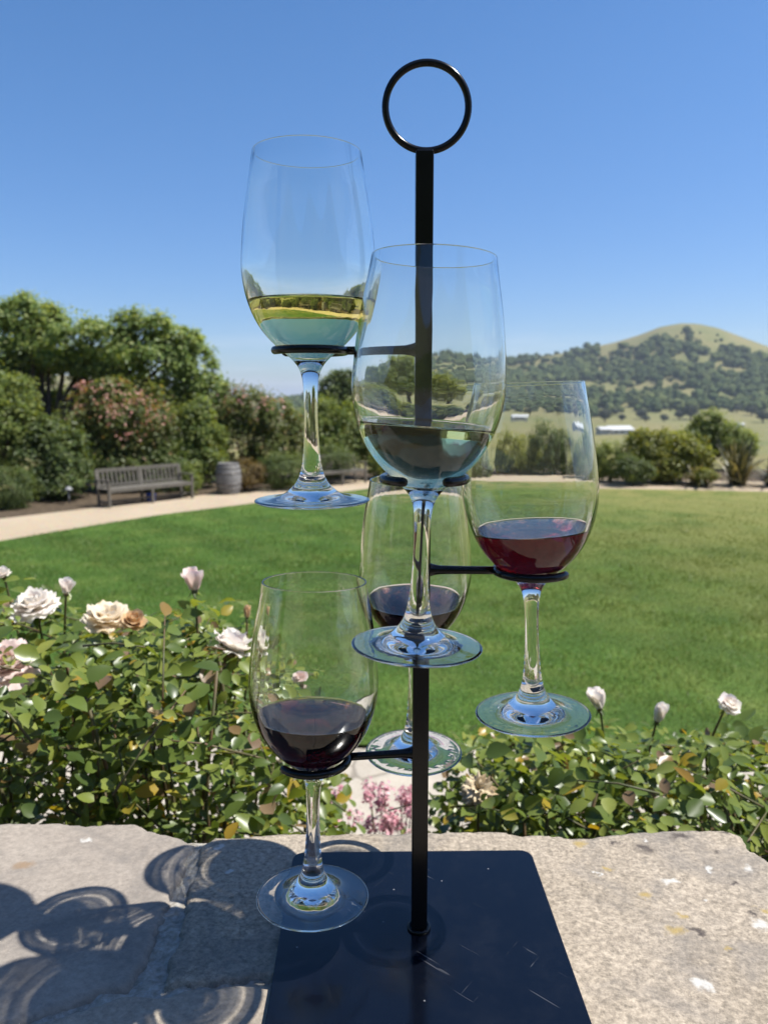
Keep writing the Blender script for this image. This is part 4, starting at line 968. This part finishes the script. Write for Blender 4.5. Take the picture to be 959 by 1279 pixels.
        if kind in ('bud', 'tight'):
            q_ = np.array(fb + dn * (hip * 2.4 + .012)); aa_ = rs.uniform(0, 6.28, 7); nl = 7
            dd = norm(np.stack([np.cos(aa_), np.sin(aa_), rs.uniform(-.1, .7, nl)], 1)); pp = q_ + np.array(dn) * rs.uniform(0, .05, nl)[:, None] + dd * .006
            un = norm(np.array([[0, 0, 1.0]]) - dd * dd[:, 2:3] + rs.normal(size=(nl, 3)) * .3)
            lv, lf_ = leaf_fine(pp, dd, un, rs.uniform(.014, .028, nl), rs.uniform(.009, .016, nl), rs.uniform(0, .3, nl))
            lo_ = link('stalk_leaves', np_mesh('stalk_leaves', lv, lf_, True), M_rose, fo); lo_.matrix_parent_inverse = Matrix.Translation(-fo.location)
    return root
rose_bush('rose bush with large open pink white blooms at the left edge', [-210, -60, 0, 60, 110, 160, 185], [755, 745, 748, 772, 780, 777, 800], 1450, [
    (3, 714, 1.08, 22, 'half', M_pw, (10, -10), 'white rose at the left edge'), (41, 752, .98, 66, 'open', M_pw, (14, -6), 'large open white pink rose'), (84, 731, 1.02, 23, 'bud', M_pw, (10, 12), 'small white bud'),
    (8, 826, .88, 84, 'open', M_pp, (28, 12), 'large pale pink open rose at the left edge'), (-70, 770, .95, 60, 'open', M_pw, (15, -10), 'white rose')], 3)
rose_bush('rose bush with a cream bloom and a tall pale pink bud behind the lowest glass', [120, 150, 195, 240, 275, 300, 330, 360, 388, 408], [790, 775, 755, 738, 760, 788, 832, 882, 950, 1010], 1100, [
    (134, 769, .98, 66, 'open', M_pc, (8, 10), 'cream rose past its best'), (168, 772, .96, 34, 'half', M_pb, (25, 20), 'peach rose beside the cream one'), (242, 722, 1.0, 32, 'bud', M_pp, (3, -2), 'tall pale pink bud'), (293, 799, .97, 58, 'half', M_pw, (-12, 20), 'white rose against the lowest glass'),
    (309, 763, 1.04, 15, 'tight', M_pb, (4, 4), 'small peach bud'), (372, 856, 1.05, 24, 'half', M_pp, (30, -8), 'pink rose seen through the lowest glass'), (191, 893, .84, 28, 'dried', M_pd, (60, 10), 'withered rose')], 5)
rose_bush('rose bush with one dried bloom and a white bud right of the post', [566, 590, 628, 660, 700, 745, 790], [1000, 922, 915, 905, 892, 902, 922], 950, [
    (745, 871, 1.0, 31, 'bud', M_pw, (6, -16), 'white bud left of the others'), (597, 987, .84, 46, 'dried', M_pd, (35, -5), 'dried cream rose hanging beside the post')], 8, Ymin=.76)
rose_bush('rose bush with two white buds at the right', [770, 810, 850, 890, 930, 975, 1100, 1220], [922, 910, 906, 898, 908, 914, 904, 900], 1450, [
    (824, 889, 1.0, 25, 'tight', M_pw, (12, 10), 'narrow white bud'), (912, 878, 1.02, 32, 'half', M_pw, (30, 14), 'opening white bud at the right'), (1080, 890, 1.0, 30, 'bud', M_pw, (8, 6), 'white bud')], 11)
# little pink perennials at the foot of the wall
M_pf = leaf_mat('pink_petal', [(0, (.50, .20, .25)), (.6, (.62, .32, .36)), (1, (.70, .48, .48))], .3, tint=(1, 1, 1))
def perennial(label, px, py, Y, h, w, n):
    c = at(px, py, Y); root = thing('pink_perennial', label, 'flower', (c.x, c.y, -1.0), 'pink perennials behind the wall')
    H = c.z + 1.0; m = MB(); tips = []
    for i in range(n):
        tp = Vector((random.gauss(0, w * .5), random.gauss(0, w * .5), H + random.uniform(-h, h) * .5)); tips.append(tp)
        m.tube([(0, 0, 0), (tp.x * .3, tp.y * .3, H * .5), tp], [.0025, .002, .001], 5)
    m.build('stem', canem, root)
    v, f = crown([(tuple(tp), (.014, .014, .016)) for tp in tips], n * 26, .008, 0, .35, 10, .9)
    link('flowers', np_mesh('flowers', v, f), M_pf, root)
    v, f = crown([((0, 0, H * .45), (.09, .09, H * .3))], 500, .03, 0, .3, 20, .4); link('foliage', np_mesh('foliage', v, f), M_mid, root)
perennial('pink perennial flowers just left of the post behind the wall', 493, 1010, 1.45, .10, .055, 22)
perennial('small pink perennial at the edge of the rose bush left of the post', 420, 1012, 1.4, .08, .04, 9)

# ------------------------------------------------------------------ the summer air between here and the hills
t = NT('summer_haze'); t.n.remove(t.p)
pv = t.new('VolumePrincipled'); pv.inputs['Color'].default_value = (0.80, 0.88, 1.0, 1); pv.inputs['Density'].default_value = 0.00018; pv.inputs['Anisotropy'].default_value = 0.3
t.l.new(pv.outputs[0], t.out.inputs['Volume'])
zlo = float(Zg.min()) - 1.0; zhi = float(Zg.max()) + 14
hz = MB().box((0, 0, (zlo + zhi) / 2), (18400, 18400, zhi - zlo)).build('haze', t.m); tag(hz, kind='stuff', label='thin pale summer haze over the valley', cat='haze')
